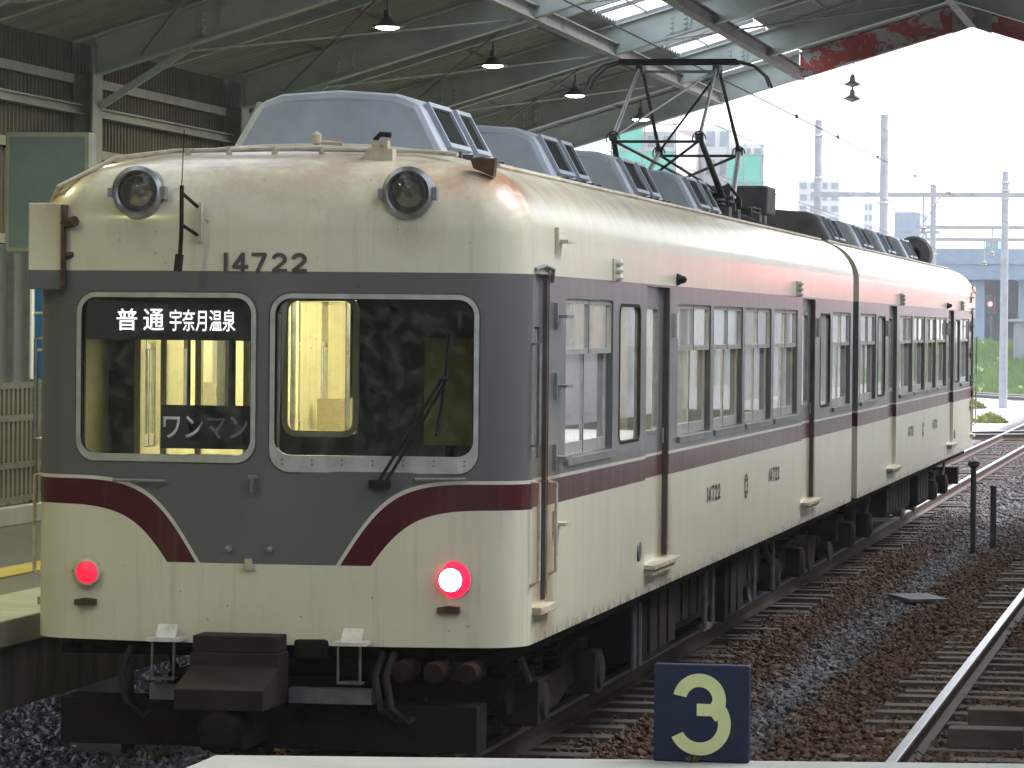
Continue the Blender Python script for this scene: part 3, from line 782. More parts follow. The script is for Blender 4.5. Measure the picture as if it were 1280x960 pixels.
def car(root, lead):
    link('body', body_mesh(), root); link('interior_lining', lining_mesh(), root)
    # ---- front windows
    for i, (a, b, c, d, r) in enumerate(FRONT_W):
        w = strip_ring(None, tx(a)-.012, tx(b)+.012, c-(.055 if i else .012), d+.012, r+.012, .026, -.03, .010, surf, 6, .09 if i else .04).build('front_window', M['alu'], root)
        patch(tx(a)+.01, tx(b)-.01, c+.01, d-.01, -.022, r=r-.01).build('pane', M['glass_front'], w)
        strip_ring(None, tx(a)+.013, tx(b)-.013, c+.02, d-.013, r-.014, .008, -.022, .006, surf, 6).build('rubber_seal', M['rubber'], w)
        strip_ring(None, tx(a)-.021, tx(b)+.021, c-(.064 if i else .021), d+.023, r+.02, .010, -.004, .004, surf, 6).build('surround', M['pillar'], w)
        if i:
            q = MB()
            for k in range(7):
                tt_ = tx(a)+.06+k*(tx(b)-tx(a)-.12)/6
                for dz in (-.012, .012):
                    p = surf(tt_, c+.0+dz, .012); q.lathe([(0, -.004), (.006, -.002), (.007, 0)], p, 'y', 6)
            q.build('rivet', M['alu_dull'], w)
        q = MB(); xm = (a+b)/2+(.12 if i else -.13); pts = [surf(tx(xm-.15), c-.115, .0), surf(tx(xm-.15), c-.115, .035), surf(tx(xm+.15), c-.115, .035), surf(tx(xm+.15), c-.115, .0)]
        if i: pts = [surf(tx(.80), 1.80, 0), surf(tx(.80), 1.80, .035), surf(tx(1.06), 1.803, .035), surf(tx(1.06), 1.803, 0)]
        q.tube(pts, .009, 8); q.build('grab_handle', M['alu_dull'], root)
    # ---- side windows, doors
    for s in (1, -1):
        sm = lambda yy, zz, off: Vector((s*(X+off), yy, zz))
        for (a, b) in WIN_Y:
            q = MB(); fr = .022; mid = (a+b)/2; zr = 2.485
            def bx(y0, y1, z0, z1, o0, o1): q.box(*sorted((s*(X+o0), s*(X+o1))), y0, y1, z0, z1)
            # upper sash (outer), lower sash (inner)
            for (c, d) in ((a+.002, mid-.008), (mid+.008, b-.002)):
                bx(c, d, zr-.02, zr+.012, -.036, -.012); bx(c, d, WZ1-.03, WZ1-.003, -.036, -.012); bx(c, c+fr, zr+.012, WZ1-.03, -.036, -.012); bx(d-fr, d, zr+.012, WZ1-.03, -.036, -.012)
                bx(c, d, WZ0+.003, WZ0+.075, -.056, -.041); bx(c, c+fr, WZ0+.075, zr-.022, -.056, -.041); bx(d-fr, d, WZ0+.075, zr-.022, -.056, -.041)
            w = q.build('window', M['alu'], root)
            q = MB(); bx(mid-.007, mid+.007, zr-.02, WZ1-.004, -.037, -.010); bx(mid-.007, mid+.007, WZ0+.004, zr-.021, -.057, -.040); q.build('mullion', M['rubber'], w)
            q = MB(); bx(a-.01, b+.01, WZ0-.045, WZ0-.004, .0, .022); q.build('sill', M['alu_dull'], w)
            for (c, d) in ((a, mid-.008), (mid+.008, b)):
                for (z0, z1, o) in ((zr+.012, WZ1-.03, -.024), (WZ0+.075, zr-.022, -.049)):
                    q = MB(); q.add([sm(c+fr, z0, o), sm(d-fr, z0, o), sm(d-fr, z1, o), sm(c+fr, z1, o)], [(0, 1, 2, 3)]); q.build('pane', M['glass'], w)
            # gathered curtains at the window edges
            drawn = (s < 0) == lead          # pale curtains added on the platform side so panes look bright cream
            for (y0, y1) in (((a+.12, mid-.12), (mid+.12, b-.12)) if drawn else ((b-.36, b-.01),) if lead else ((a+.01, a+.75),)):
                q = MB(); n = 20 if drawn else 14; vs = []
                for k in range(n+1):
                    yy = y0+(y1-y0)*k/n; o = -.064-.010*(k % 2); vs += [sm(yy, WZ0-.02, o), sm(yy, WZ1+.02, o)]
                q.add(vs, [(2*k, 2*k+2, 2*k+3, 2*k+1) for k in range(n)]); q.build('curtain', M['curtain_pale'] if drawn else M['curtain'], w)
        for (a, b) in POCKET_Y:
            ta, tb = sorted((s*ty(a), s*ty(b)))
            w = strip_ring(None, ta-.004, tb+.004, WZ0+.016, WZ1-.016, .084, .018, -.026, .004, surf, 5).build('pocket_window', M['rubber'], root)
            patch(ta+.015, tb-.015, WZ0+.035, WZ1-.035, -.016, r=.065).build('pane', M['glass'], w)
        for j, (a, b) in enumerate(DOOR_Y):
            ta, tb = sorted((s*ty(a), s*ty(b)))
            # leaf with a window opening
            q = MB(); o0 = -.042; wy0, wy1, wz0, wz1 = a+.14, b-.30, 1.93, 2.76
            def lf(y0, y1, z0, z1, o=o0): q.box(*sorted((s*(X+o), s*(X+o-.03))), y0, y1, z0, z1)
            lf(a-.03, b+.03, 1.07, wz0); lf(a-.03, b+.03, wz1, 2.9); lf(a-.03, wy0, wz0, wz1); lf(wy1, b+.03, wz0, wz1)
            dr = q.build('door', M['livery'], root)
            sd_ = lambda t, z, off: Vector((s*(X+o0+off), t, z))
            strip_ring(None, wy0-.012, wy1+.012, wz0-.012, wz1+.012, .06, .028, -.012, .006, sd_, 5).build('door_window_frame', M['alu_dull'], dr)
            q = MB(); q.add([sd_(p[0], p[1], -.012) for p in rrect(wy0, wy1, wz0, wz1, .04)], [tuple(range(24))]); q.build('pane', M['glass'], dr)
            q = MB(); q.box(*sorted((s*(X+o0+.002), s*(X+o0+.012))), b-.10, b-.03, 1.85, 1.95); q.build('handle', M['alu_dull'], dr)
            q = MB(); q.box(*sorted((s*(X-.06), s*(X+.075))), a-.01, b+.10, 1.06, 1.085); q.box(*sorted((s*(X+.0), s*(X+.055))), a+.02, b-.05, 1.02, 1.058); q.build('door_sill', M['cream_pipe'], root)
            q = MB(); q.box(*sorted((s*(X-.06), s*(X-.006))), b-.02, b-.001, 1.10, 2.88); q.build('dark_jamb_strip', M['pillar'], root)  # dark strip on the rear jamb, its shade painted in with rust
            q = MB(); q.box(*sorted((s*(X+.001), s*(X+.022))), b+.20, b+.24, 2.55, 2.72); q.build('door_grip', M['white'], root)
        # crew door
        a, b = CREW; q = MB(); o0 = -.030
        def lf(y0, y1, z0, z1, o=o0): q.box(*sorted((s*(X+o), s*(X+o-.03))), y0, y1, z0, z1)
        lf(a-.02, b+.02, 1.09, 1.90); lf(a-.02, b+.02, 2.62, 2.93); lf(a-.02, a+.10, 1.90, 2.62); lf(b-.14, b+.02, 1.90, 2.62)
        cdr = q.build('crew_door', M['livery'], root)
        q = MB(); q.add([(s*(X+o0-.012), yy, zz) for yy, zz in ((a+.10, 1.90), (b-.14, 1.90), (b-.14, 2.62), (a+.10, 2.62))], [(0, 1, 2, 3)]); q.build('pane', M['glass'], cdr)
        q = MB(); q.tube([(s*(X+.0), a-.055, 2.53), (s*(X+.045), a-.055, 2.53), (s*(X+.045), a-.055, 1.98), (s*(X+.0), a-.055, 1.98)], .011); q.build('crew_handrail', M['chrome'], root)
        q = MB(); q.tube([(s*(X+.0), a-.05, 1.78), (s*(X+.045), a-.05, 1.78), (s*(X+.045), a-.05, 1.25), (s*(X+.0), a-.05, 1.22)], .011); q.build('crew_handrail', M['cream_pipe'], root)
        q = MB(); q.tube([(s*(X), b+.05, 1.76), (s*(X+.04), b+.05, 1.76), (s*(X+.04), b+.05, 1.27), (s*(X), b+.05, 1.25)], .010); q.build('crew_handrail', M['cream_pipe'], root)
        q = MB(); q.box(*sorted((s*(X-.03), s*(X+.05))), a+.02, b+.04, 1.055, 1.10); q.build('crew_step', M['cream_pipe'], root, bevel=.006)
        q = MB(); q.box(*sorted((s*(X-.05), s*(X-.006))), b-.03, b-.001, 1.115, 2.90); q.build('dark_jamb_strip', M['pillar'], root)  # same dark strip for the crew door jamb, shade in the colour
        q = MB(); q.tube([(s*(X+.006), a-.01, 2.93), (s*(X+.016), (a+b)/2, 2.955), (s*(X+.016), b+.02, 2.94), (s*(X+.008), b+.05, 2.87)], .012); q.build('drip_rail', M['alu_dull'], root)
        # little step brackets up the side behind the crew door
        for zz, mt in ((3.10, 'cream_pipe'), (2.68, 'alu_dull'), (2.29, 'alu_dull'), (1.89, 'alu_dull'), (1.52, 'cream_pipe')):
            q = MB(); q.box(*sorted((s*X, s*(X+.02))), 1.06, 1.085, zz-.075, zz+.075); q.box(*sorted((s*X, s*(X+.07))), 1.085, 1.30, zz-.010, zz+.008); q.build('foot_bracket', M[mt], root)
        # indicator lamps with three lenses, marker, emblem, numbers
        for yy in (3.24, 13.62):
            q = MB(); q.box(*sorted((s*X, s*(X+.012))), yy-.10, yy+.02, 2.90, 3.04); il = q.build('side_indicator', M['cream_pipe'], root)
            for k in range(3):
                q = MB(); q.lathe([(0, .05), (.022, .03), (.026, 0)], (s*(X+.012), yy-.03, 2.925+k*.045), 'x', 8) if s > 0 else q.lathe([(0, -.05), (.022, -.03), (.026, 0)], (s*(X+.012), yy-.03, 2.925+k*.045), 'x', 8)
                q.build('lens', M['white'], il)
        q = MB(); q.lathe([(0, s*.07), (.02, s*.06), (.03, s*.03), (.045, 0)], (s*X, 6.0, 2.95), 'x', 12); q.build('side_lamp', M['rubber'], root)
        q = MB(); q.lathe([(0, s*.012), (.06, s*.012), (.066, 0)], (s*X, 4.33, 1.19), 'x', 18); q.build('fuel_cap', M['bar_grey'], root)
        ux = (0, s, 0)
        for yy in (8.05, 11.95):
            stroke_digits('number', '14722' if lead else '14721', .74, .115, M['decal'], root, (s*(X+.003), yy, 1.415), ux, (0, 0, 1))
        q = MB()
        for r0, r1 in ((.085, .10), (.045, .058)):
            n = 28; vs = [];
            for k in range(n):
                a_ = 2*math.pi*k/n
                for rr in (r0, r1): vs.append((s*(X+.003), 10.02+rr*1.25*math.cos(a_), 1.39+rr*math.sin(a_)))
            q.add(vs, [(2*k, 2*k+1, (2*k+3) % (2*n), (2*k+2) % (2*n)) for k in range(n)])
        for k in range(8):
            a_ = math.pi*k/4; q.bar((s*(X+.003), 10.02+.06*1.25*math.cos(a_), 1.39+.06*math.sin(a_)), (s*(X+.003), 10.02+.084*1.25*math.cos(a_), 1.39+.084*math.sin(a_)), .012, .003, (1, 0, 0))
        q.build('emblem', M['decal'], root)
        # gutter along the roof shoulder
        q = MB(); q.tube([surf(s*ty(yy), S_SH+.03, .012) for yy in (1.0, 3., 9., L-.02)], .016, 6); q.build('roof_gutter', M['cream_pipe'], root)
    # ---- headlights
    for xx in (-.75, .745):
        hl = MB().lathe([(.128, .22), (.13, .02), (.142, .0), (.142, -.035), (.118, -.045), (.108, -.03)], (xx, .07, 3.33), 'y', 28).build('headlight', M['chrome'], root, smooth=True)
        MB().lathe([(.108, -.02), (.10, .0), (.06, .045), (.0, .055)], (xx, .07, 3.33), 'y', 24).build('reflector', M['reflector'], hl, smooth=True)
        MB().lathe([(.0, -.034), (.06, -.03), (.109, -.022)], (xx, .07, 3.33), 'y', 24).build('lens', M['lens'], hl, smooth=True)
        MB().lathe([(.104, .0), (.085, -.012), (.078, -.004)], (xx, .065, 3.33), 'y', 24).build('rim', M['alu_dull'], hl, smooth=True)
        q = MB(); q.box(xx+.135, xx+.16, .02, .08, 3.29, 3.36); q.box(xx-.16, xx-.135, .02, .08, 3.30, 3.35); q.build('clip', M['alu_dull'], hl)
        MB().lathe([(0, -.006), (.026, -.012), (.0, -.03)], (xx, .10, 3.33), 'y', 12).build('bulb', M['alu'], hl)
    # ---- tail lights
    for xx, on in ((-1.015, False), (.997, True)):
        yy = outline(tx(xx))[1]
        tl_ = MB().lathe([(.105, .03), (.10, -.012), (.075, -.018), (.072, -.06), (.062, -.064), (.058, -.04)], (xx, yy+.01, 1.265), 'y', 26).build('tail_light', M['tail_ring'] if on else M['cream_pipe'], root, smooth=True)
        if on: MB().lathe([(.112, .034), (.106, -.010), (.074, -.014)], (xx, yy+.01, 1.265), 'y', 26).build('rim', M['cream_pipe'], tl_, smooth=True)
        MB().lathe([(0, -.075), (.03, -.072), (.062, -.055)], (xx, yy+.01, 1.265), 'y', 24).build('lens', M['tail_on'] if on else M['tail_dim'], tl_, smooth=True)
        q = MB(); q.prism([(xx-.075, 1.085), (xx+.045, 1.085), (xx+.045, 1.12), (xx-.02, 1.125), (xx-.075, 1.115)], 'y', yy-.035, yy+.05); q.build('lamp_bracket', M['rust'], root)
    # ---- front fittings: number, bolts, bracket, horn board, pipe
    stroke_digits('number', '14722' if lead else '14721', .455, .105, M['decal'], root, (-.024, -.006, 2.952), (1, 0, 0), (0, 0, 1))
    q = MB(); 
    for xx in (-.215, .015): q.lathe([(0, -.03), (.017, -.022), (.019, .02)], (xx, 0, 1.41), 'y', 12)
    q.build('bolt', M['alu_dull'], root)
    q = MB(); q.box(-.13, -.07, -.02, .02, 1.30, 1.325); q.box(-.12, -.08, -.022, -.002, 1.325, 1.36); q.build('hook_plate', M['cream_pipe'], root)
    q = MB(); q.box(-.088, -.072, -.04, .0, 1.72, 1.80); q.box(-.105, -.055, -.02, .0, 1.79, 1.81); q.build('flag_bracket', M['alu_dull'], root)
    q = MB(); q.box(-.405, -.375, -.02, .03, 3.06, 3.27); q.build('lamp_iron', M['cream_pipe'], root)
    q = MB(); q.tube([(-.455, -.13, 3.36), (-.455, -.13, 3.12), (-.465, -.12, 2.97)], .012); q.tube([(-.455, -.13, 3.32), (-.39, -.0, 3.24)], .01); q.tube([(-.455, -.13, 3.15), (-.39, -.0, 3.09)], .01); q.tube([(-.467, -.12, 2.99), (-.475, -.125, 2.90)], .024, 8); q.tube([(-.455, -.13, 3.36), (-.452, -.10, 3.66)], .003, 5); q.build('antenna_arm', M['dark2'], root)
    # pipe over the dome
    def dome(xd, d, off): # point on the dome, xd along t
        return surf(xd, S_SH+d, off)
    pts = [surf(-TC-.05, SH_Z+.05, .03), surf(-TF-.2, SH_Z+.28, .035), surf(-TF-.1, S_SH-.02, .035)]+[surf(t, S_SH+.20+.06*(1-abs(t)/1.3), .022) for t in np.linspace(-1.12, 1.12, 17)]+[surf(TF+.12, S_SH+.05, .04)]
    q = MB(); q.tube(pts, .013, 8); pp = q.build('roof_pipe', M['cream_pipe'], root, smooth=True)
    for t in (-1.0, -.62, -.2, .25, .7): q = MB(); p = surf(t, S_SH+.20+.06*(1-abs(t)/1.3), .03); q.box(p.x-.012, p.x+.012, p.y-.022, p.y+.022, p.z-.05, p.z+.005); q.build('pipe_clamp', M['cream_pipe'], pp)
    # brown bracket at the roof corner, small box, horn
    q = MB(); p = surf(TF+.10, S_SH-.12, .03); q.prism([(p.x-.02, p.z+.04), (p.x+.12, p.z+.04), (p.x+.11, p.z-.06), (p.x-.0, p.z-.015)], 'y', p.y-.05, p.y+.02); q.build('corner_bracket', M['rust'], root)
    q = MB(); p = surf(.72, S_SH+.10, .0); q.box(p.x-.075, p.x+.075, p.y-.03, p.y+.07, p.z-.02, p.z+.055); q.box(p.x-.045, p.x+.045, p.y-.02, p.y+.05, p.z+.055, p.z+.10); q.build('aerial_box', M['cream_pipe'], root)
    q = MB(); q.tube([(p.x-.03, p.y, p.z+.10), (p.x, p.y, p.z+.135), (p.x+.06, p.y, p.z+.13)], .016, 6); q.build('aerial_plug', M['rubber'], root)
    q = MB(); p = surf(.20, S_SH+.27, .05); q.lathe([(.0, -.03), (.028, -.02), (.028, .03), (0, .05)], (p.x, p.y, p.z+.02), 'z', 10); q.tube([(p.x, p.y, p.z+.01), (p.x+.14, p.y+.02, p.z-.0)], .012, 6); q.build('roof_valve', M['cream_pipe'], root)
    # route board box on the left corner
    q = MB(); q.box(-1.372, -1.188, .08, .50, 2.80, 3.27); q.build('corner_box', M['livery'], root, bevel=.006)
    q = MB(); q.box(-1.183, -1.168, .06, .30, 2.82, 3.26); q.tube([(-1.175, .10, 3.16), (-1.10, .05, 3.17)], .03, 8); q.tube([(-1.17, .10, 2.98), (-1.13, .12, 2.99)], .02, 8); q.build('box_hinge', M['rust'], root)
    # ---- windscreen wiper
    wp = MB(); wp.tube([surf(tx(.60), 1.775, .05), surf(tx(.93), 2.33, .055)], .010, 6); wp.tube([surf(tx(.64), 1.775, .05), surf(tx(.955), 2.32, .055)], .010, 6)
    p = surf(tx(.60), 1.77, .0); wp.box(p.x-.04, p.x+.07, p.y-.06, p.y+.0, 1.75, 1.795)
    wpo = wp.build('wiper', M['rubber'], root)
    q = MB(); q.tube([surf(tx(.905), 2.03, .035), surf(tx(.935), 2.20, .03), surf(tx(.955), 2.38, .03), surf(tx(.975), 2.58, .035)], .010, 6); q.tube([surf(tx(.915), 2.335, .05), surf(tx(.965), 2.34, .045)], .012, 6); q.build('blade', M['rubber'], wpo)
    # ---- destination box, driver-only board
    q = MB(); q.box(-1.04, -.105, .09, .22, 2.53, 2.745); db = q.build('destination_sign', M['black_panel'], root)
    text_mesh('lettering', '普', .115, .118, M['dest_txt'], db, (-.815, .086, 2.640), (1, 0, 0), (0, 0, 1), .005, .002)
    text_mesh('lettering', '通', .115, .118, M['dest_txt'], db, (-.665, .086, 2.640), (1, 0, 0), (0, 0, 1), .008, .002)
    text_mesh('lettering', '宇奈月温泉', .365, .118, M['dest_txt'], db, (-.392, .086, 2.638), (1, 0, 0), (0, 0, 1), .007, .002)
    q = MB(); q.box(-.61, -.115, .055, .075, 1.945, 2.18); ob = q.build('driver_only_board', M['black_panel'], root)
    text_mesh('lettering', 'ワンマン', .47, .125, M['board_txt'], ob, (-.362, .050, 2.06), (1, 0, 0), (0, 0, 1), .012, .002)
    # ---- cab interior
    q = MB(); PY = 1.38
    ops = [(-1.13, -.28, 1.62, 2.68), (-.24, .17, 2.0, 2.77)]
    xs_ = sorted({-1.29, 1.29, *[o[0] for o in ops], *[o[1] for o in ops]}); zs_ = sorted({1.0, 3.2, *[o[2] for o in ops], *[o[3] for o in ops]})
    for i in range(len(xs_)-1):
        for j in range(len(zs_)-1):
            cx, cz = (xs_[i]+xs_[i+1])/2, (zs_[j]+zs_[j+1])/2
            if any(o[0] < cx < o[1] and o[2] < cz < o[3] for o in ops): continue
            q.box(xs_[i], xs_[i+1], PY, PY+.03, zs_[j], zs_[j+1])
    q.build('cab_partition', M['cabwall'], root)
    st_ = lambda t, z, off: Vector((t, PY-off, z))
    strip_ring(None, -.26, .19, 1.98, 2.79, .09, .035, 0, .015, st_, 5).build('partition_window_frame', M['lining'], root)
    q = MB()
    for x0 in (-1.115, -.96, -.755, -.47, -.29): q.box(x0-.018, x0+.018, PY-.012, PY+.04, 1.62, 2.68)
    q.box(-1.13, -.28, PY-.01, PY+.04, 2.63, 2.68); q.box(-1.13, -.28, PY-.01, PY+.04, 1.62, 1.67); q.build('partition_door_frame', M['lining'], root)
    q = MB(); q.box(-1.2, -.2, .35, .7, 1.0, 1.80); q.box(.15, 1.2, .35, .8, 1.0, 1.84); q.box(-.60, -.3, .42, .6, 1.80, 1.9); q.build('driver_desk', M['cabwall'], root, bevel=.02)
    q = MB(); q.box(.62, .93, PY-.25, PY-.2, 1.95, 2.55); q.build('cab_blind', worn_cache('blind'), root)
    # ---- saloon
    q = MB(); q.box(-1.29, 1.29, .3, L-.1, 1.0, 1.06); q.build('floor', M['cabwall'], root)
    q = MB(); q.prism([(-1.27, 2.98), (-.9, 3.2), (.9, 3.2), (1.27, 2.98), (1.27, 3.02), (.9, 3.24), (-.9, 3.24), (-1.27, 3.02)], 'y', PY+.03, L-.1); q.build('ceiling', M['lining'], root)
    for xx in (-.55, .55):
        for k in range(6):
            y0 = 2.2+k*2.75; q = MB(); q.box(xx-.07, xx+.07, y0, y0+1.9, 3.15, 3.19); q.build('ceiling_light', M['tube'], root)
    q = MB(); q.box(-1.27, 1.27, L-.14, L-.1, 1.0, 3.2); q.build('end_wall', M['lining'], root)
    sv = None
    for k in range(7):
        for xx in (-.85, .85):
            yy = 6.5+k*1.12
            if sv is None:
                q = MB(); q.box(-.4, .4, 0, .5, 1.4, 1.5); q.prism([(0.0, 1.42), (.1, 1.42), (.04, 2.1), (-.02, 2.1)], 'x', -.4, .4); q.box(-.35, .35, .1, .4, 1.06, 1.4); sv = q.mesh('seat', M['seat'])
            o = link('seat', sv, root); o.location = (xx, yy, 0)
    for yy in (4.3, 5.9, 13.9, 15.4):
        for xx in (-.9, .9):
            q = MB(); q.cyl((xx, yy, 1.06), (xx, yy, 3.16), .018, n=8); q.build('stanchion', M['chrome'], root)
    # ---- roof ventilators
    vm = None
    for k, (y0, y1) in enumerate(((1.57, 3.28), (5.33, 7.04), (8.85, 10.58), (12.5, 14.3))):
        zb0, zt = 3.57, 3.965
        q = MB(); ring = [(-.66, zb0), (-.62, 3.64), (-.48, 3.90), (-.34, zt-.01), (0, zt+.012), (.34, zt-.01), (.48, 3.90), (.62, 3.64), (.66, zb0)]
        n = len(ring); vs = [(a, y0+(.0 if b < 3.7 else .05), b) for a, b in ring]+[(a, y1-(.0 if b < 3.7 else .05), b) for a, b in ring]
        q.add(vs, [(i, i+1, n+i+1, n+i) for i in range(n-1)]+[tuple(range(n)), tuple(range(n, 2*n))])
        v = q.build('ventilator', M['vent_dark'] if (not lead and k == 3) else M['vent'], root, bevel=.045)
        for s in (1, -1):
            for (ya, yb) in ((y0+.16, y0+.80), (y0+.98, y0+1.42)):
                # louvre: framed dark mesh set on the sloping side
                def sp(yy, u, off): # u 0..1 up the slope from (.62,3.64) to (.48,3.90)
                    nx, nz = .88, .475; return (s*(.62-.14*u+nx*off), yy, 3.64+.26*u+nz*off)
                q = MB(); fr_ = .03
                for (yA, yB, uA, uB) in ((ya, yb, .0, .1), (ya, yb, .9, 1.0), (ya, ya+fr_, .1, .9), (yb-fr_, yb, .1, .9)):
                    q.add([sp(yA, uA, -.01), sp(yB, uA, -.01), sp(yB, uB, -.01), sp(yA, uB, -.01), sp(yA, uA, .03), sp(yB, uA, .03), sp(yB, uB, .03), sp(yA, uB, .03)], [(0,1,2,3),(4,5,6,7),(0,1,5,4),(1,2,6,5),(2,3,7,6),(3,0,4,7)])
                q.build('louvre_frame', M['vent'], v)
                q = MB(); q.add([sp(ya+fr_, .1, .012), sp(yb-fr_, .1, .012), sp(yb-fr_, .9, .012), sp(ya+fr_, .9, .012)], [(0, 1, 2, 3)]); q.build('louvre', M['louver'], v)
            for yy in (y0+.2, y0+.55, y0+.9, y0+1.25, y0+1.55): q = MB(); q.box(*sorted((s*.63, s*.70)), yy-.02, yy+.02, 3.555, 3.625); q.build('foot', M['vent_dark'], v)
    # ---- underframe: bogies, boxes, coupler
    for yb in (3.3, L-3.3):
        q = MB()
        for s in (1, -1):
            q.prism([(yb-1.45, .36), (yb-1.45, .60), (yb-.6, .60), (yb-.45, .48), (yb+.45, .48), (yb+.6, .60), (yb+1.45, .60), (yb+1.45, .36), (yb+.7, .34), (yb+.3, .26), (yb-.3, .26), (yb-.7, .34)], 'x', *sorted((s*.82, s*.98)))
        q.box(-.9, .9, yb-.22, yb+.22, .38, .72); q.box(-.95, .95, yb-1.48, yb-1.38, .42, .56); q.box(-.95, .95, yb+1.38, yb+1.48, .42, .56)
        bo = q.build('bogie', M['dark2'], root, bevel=.012)
        for ya in (yb-1.05, yb+1.05):
            for s in (1, -1):
                MB().lathe([(.0, -.03), (.15, -.03), (.30, .0), (.36, .03), (.395, .05), (.40, -.06), (.43, -.065), (.435, -.09), (.0, -.09)], (s*.59, ya, .43), 'x', 28).build('wheel', M['wheel'], bo, smooth=True)
                q = MB(); q.box(*sorted((s*.92, s*1.12)), ya-.15, ya+.15, .28, .55); q.lathe([(.0, s*.03), (.10, s*.025), (.12, 0)], (s*1.12, ya, .42), 'x', 16); q.build('axle_box', M['dark2'], bo, bevel=.01)
            q = MB(); q.cyl((-.6, ya, .43), (.6, ya, .43), .08, n=12); q.build('axle', M['dark2'], bo)
        for s in (1, -1):
            for yy in (yb-.35, yb+.35):
                q = MB(); q.tube([(s*.9+.07*math.cos(u*.9), yy+.07*math.sin(u*.9), .50+.009*u) for u in range(36)], .014, 6); q.build('spring', M['dark2'], bo)
            q = MB(); q.cyl((s*1.06, yb-1.5, .72), (s*1.06, yb-.95, .42), .022, n=8); q.build('brake_rod', M['bar_grey'], bo)
    for (y0, y1, x0, x1, z0) in ((6.0, 7.3, .45, 1.16, .33), (7.6, 9.9, .5, 1.1, .40), (10.3, 11.2, .35, 1.18, .30), (11.5, 12.9, .6, 1.12, .45), (6.2, 8.0, -1.15, -.5, .34), (8.6, 11.0, -1.1, -.45, .38), (11.4, 12.8, -1.15, -.6, .42)):
        q = MB(); q.box(x0, x1, y0, y1, z0, .86); bxo = q.build('equipment_box', M['dark'], root, bevel=.015)
        q = MB(); xo = x1 if x0 > 0 else x0; s = 1 if x0 > 0 else -1
        for yy in np.arange(y0+.2, y1-.1, .45): q.box(*sorted((xo, xo+s*.02)), yy, yy+.34, z0+.06, .78)
        q.build('box_lid', M['dark2'], bxo)
    for yy in (5.3, 5.55, 8.9, 9.35, 12.05, 13.4):
        q = MB(); q.cyl((1.2, yy, .88), (1.2, yy, .35), .02, n=8); q.build('hanger', M['bar_grey'], root)
    q = MB(); q.box(1.16, 1.20, 8.88, 9.40, .33, .37); q.build('hanger_step', M['bar_grey'], root)
    q = MB(); q.box(-1.25, 1.25, .35, L-.05, .80, .90); q.build('underframe', M['dark'], root)
    # coupler with brown cover
    q = MB(); q.prism([(-.62, .60), (-.62, .71), (-.30, .80), (-.30, .875), (-.05, .875), (-.05, .60)], 'x', -.345, .135); q.prism([(-.28, .876), (-.28, .965), (-.05, .965), (-.05, .876)], 'x', -.335, .125); hood = q.build('coupler_cover', M['hood'], root, bevel=.006)
    q = MB(); q.box(-.22, .02, -.55, .6, .38, .60); q.lathe([(.0, -.1), (.09, -.09), (.13, 0), (.13, .2)], (-.1, -.56, .49), 'y', 16); q.build('coupler', M['dark'], root, bevel=.02)
    q = MB(); q.box(.15, .34, -.012, .12, .83, .935); q.build('bumper_notch', M['dark'], root, bevel=.02)
    for xx in (-.535, .487):
        q = MB(); q.box(xx-.09, xx+.09, -.16, .06, .915, .935); q.prism([(-.10, .935), (-.04, 1.0), (-.02, 1.0), (-.08, .935)], 'x', xx-.055, xx+.055)
        so = q.build('front_step', M['white'], root)
        q = MB()
        for sx in (-.065, .055): q.box(xx+sx, xx+sx+.010, -.15, -.13, .72, .915)
        q.box(xx-.065, xx+.065, -.15, -.05, .71, .72); q.build('stirrup', M['bar_grey'], so)
    q = MB(); q.box(-.62, -.38, -.10, .0, .60, .68); q.build('pilot_beam', M['bar_grey'], root); q = MB(); q.box(.15, .60, -.10, .0, .60, .68); q.build('pilot_beam', M['bar_grey'], root)
    q = MB(); q.box(-1.15, 1.15, .02, .3, .34, .59); q.build('pilot_plate', M['dark'], root)
    for xx in (.74, .92, 1.10):
        q = MB(); q.lathe([(.0, -.05), (.05, -.045), (.06, -.02), (.06, .2)], (xx, .03, .77), 'y', 16); q.build('jumper_socket', M['dark_rust'], root, smooth=True)
    for k, xx in enumerate((-.78, .62, .68)):
        q = MB(); q.tube([(xx, .1, .86), (xx-.01, -.06, .75), (xx+.03, -.10, .58), (xx+.1, -.02, .50), (xx+.15, .1, .55)], .02, 8); q.build('brake_hose', M['rubber'], root, smooth=True)
    # end gangway
    q = MB(); q.box(-.5, .5, L, L+.34, 1.0, 3.0); q.build('gangway_bellows', M['rubber'], root)

_wc = {}
def worn_cache(n):
    if n not in _wc: _wc[n] = worn('cab_blind_olive', (.30, .32, .05), (.22, .24, .04), .8, 3)
    return _wc[n]

car1 = empty('train_car', (0, 0, 0), label='leading cream, grey and maroon train car with pantograph, headlights and number 14722', cat='train car', group='train cars')
car(car1, True)
GAP = .62
car2 = empty('train_car', (0, 2*L+GAP, 0), R(180), label='trailing cream and grey train car coupled behind the leading car', cat='train car', group='train cars')
car(car2, False)
# round hooded drum on the far end of the second car
q = MB(); q.lathe([(.0, .0), (.10, .0), (.105, .12), (.24, .12), (.27, .08), (.27, -.12), (.0, -.14)], (-.55, 1.3, 3.72), 'y', 28); dr_ = q.build('roof_drum', M['drum'], car2, smooth=True)
q = MB(); q.lathe([(.0, .02), (.10, .02)], (-.55, 1.3, 3.72), 'y', 24); q.build('drum_shade_disc', M['louver'], dr_)  # dark disc stands in for the shade inside the drum's recess

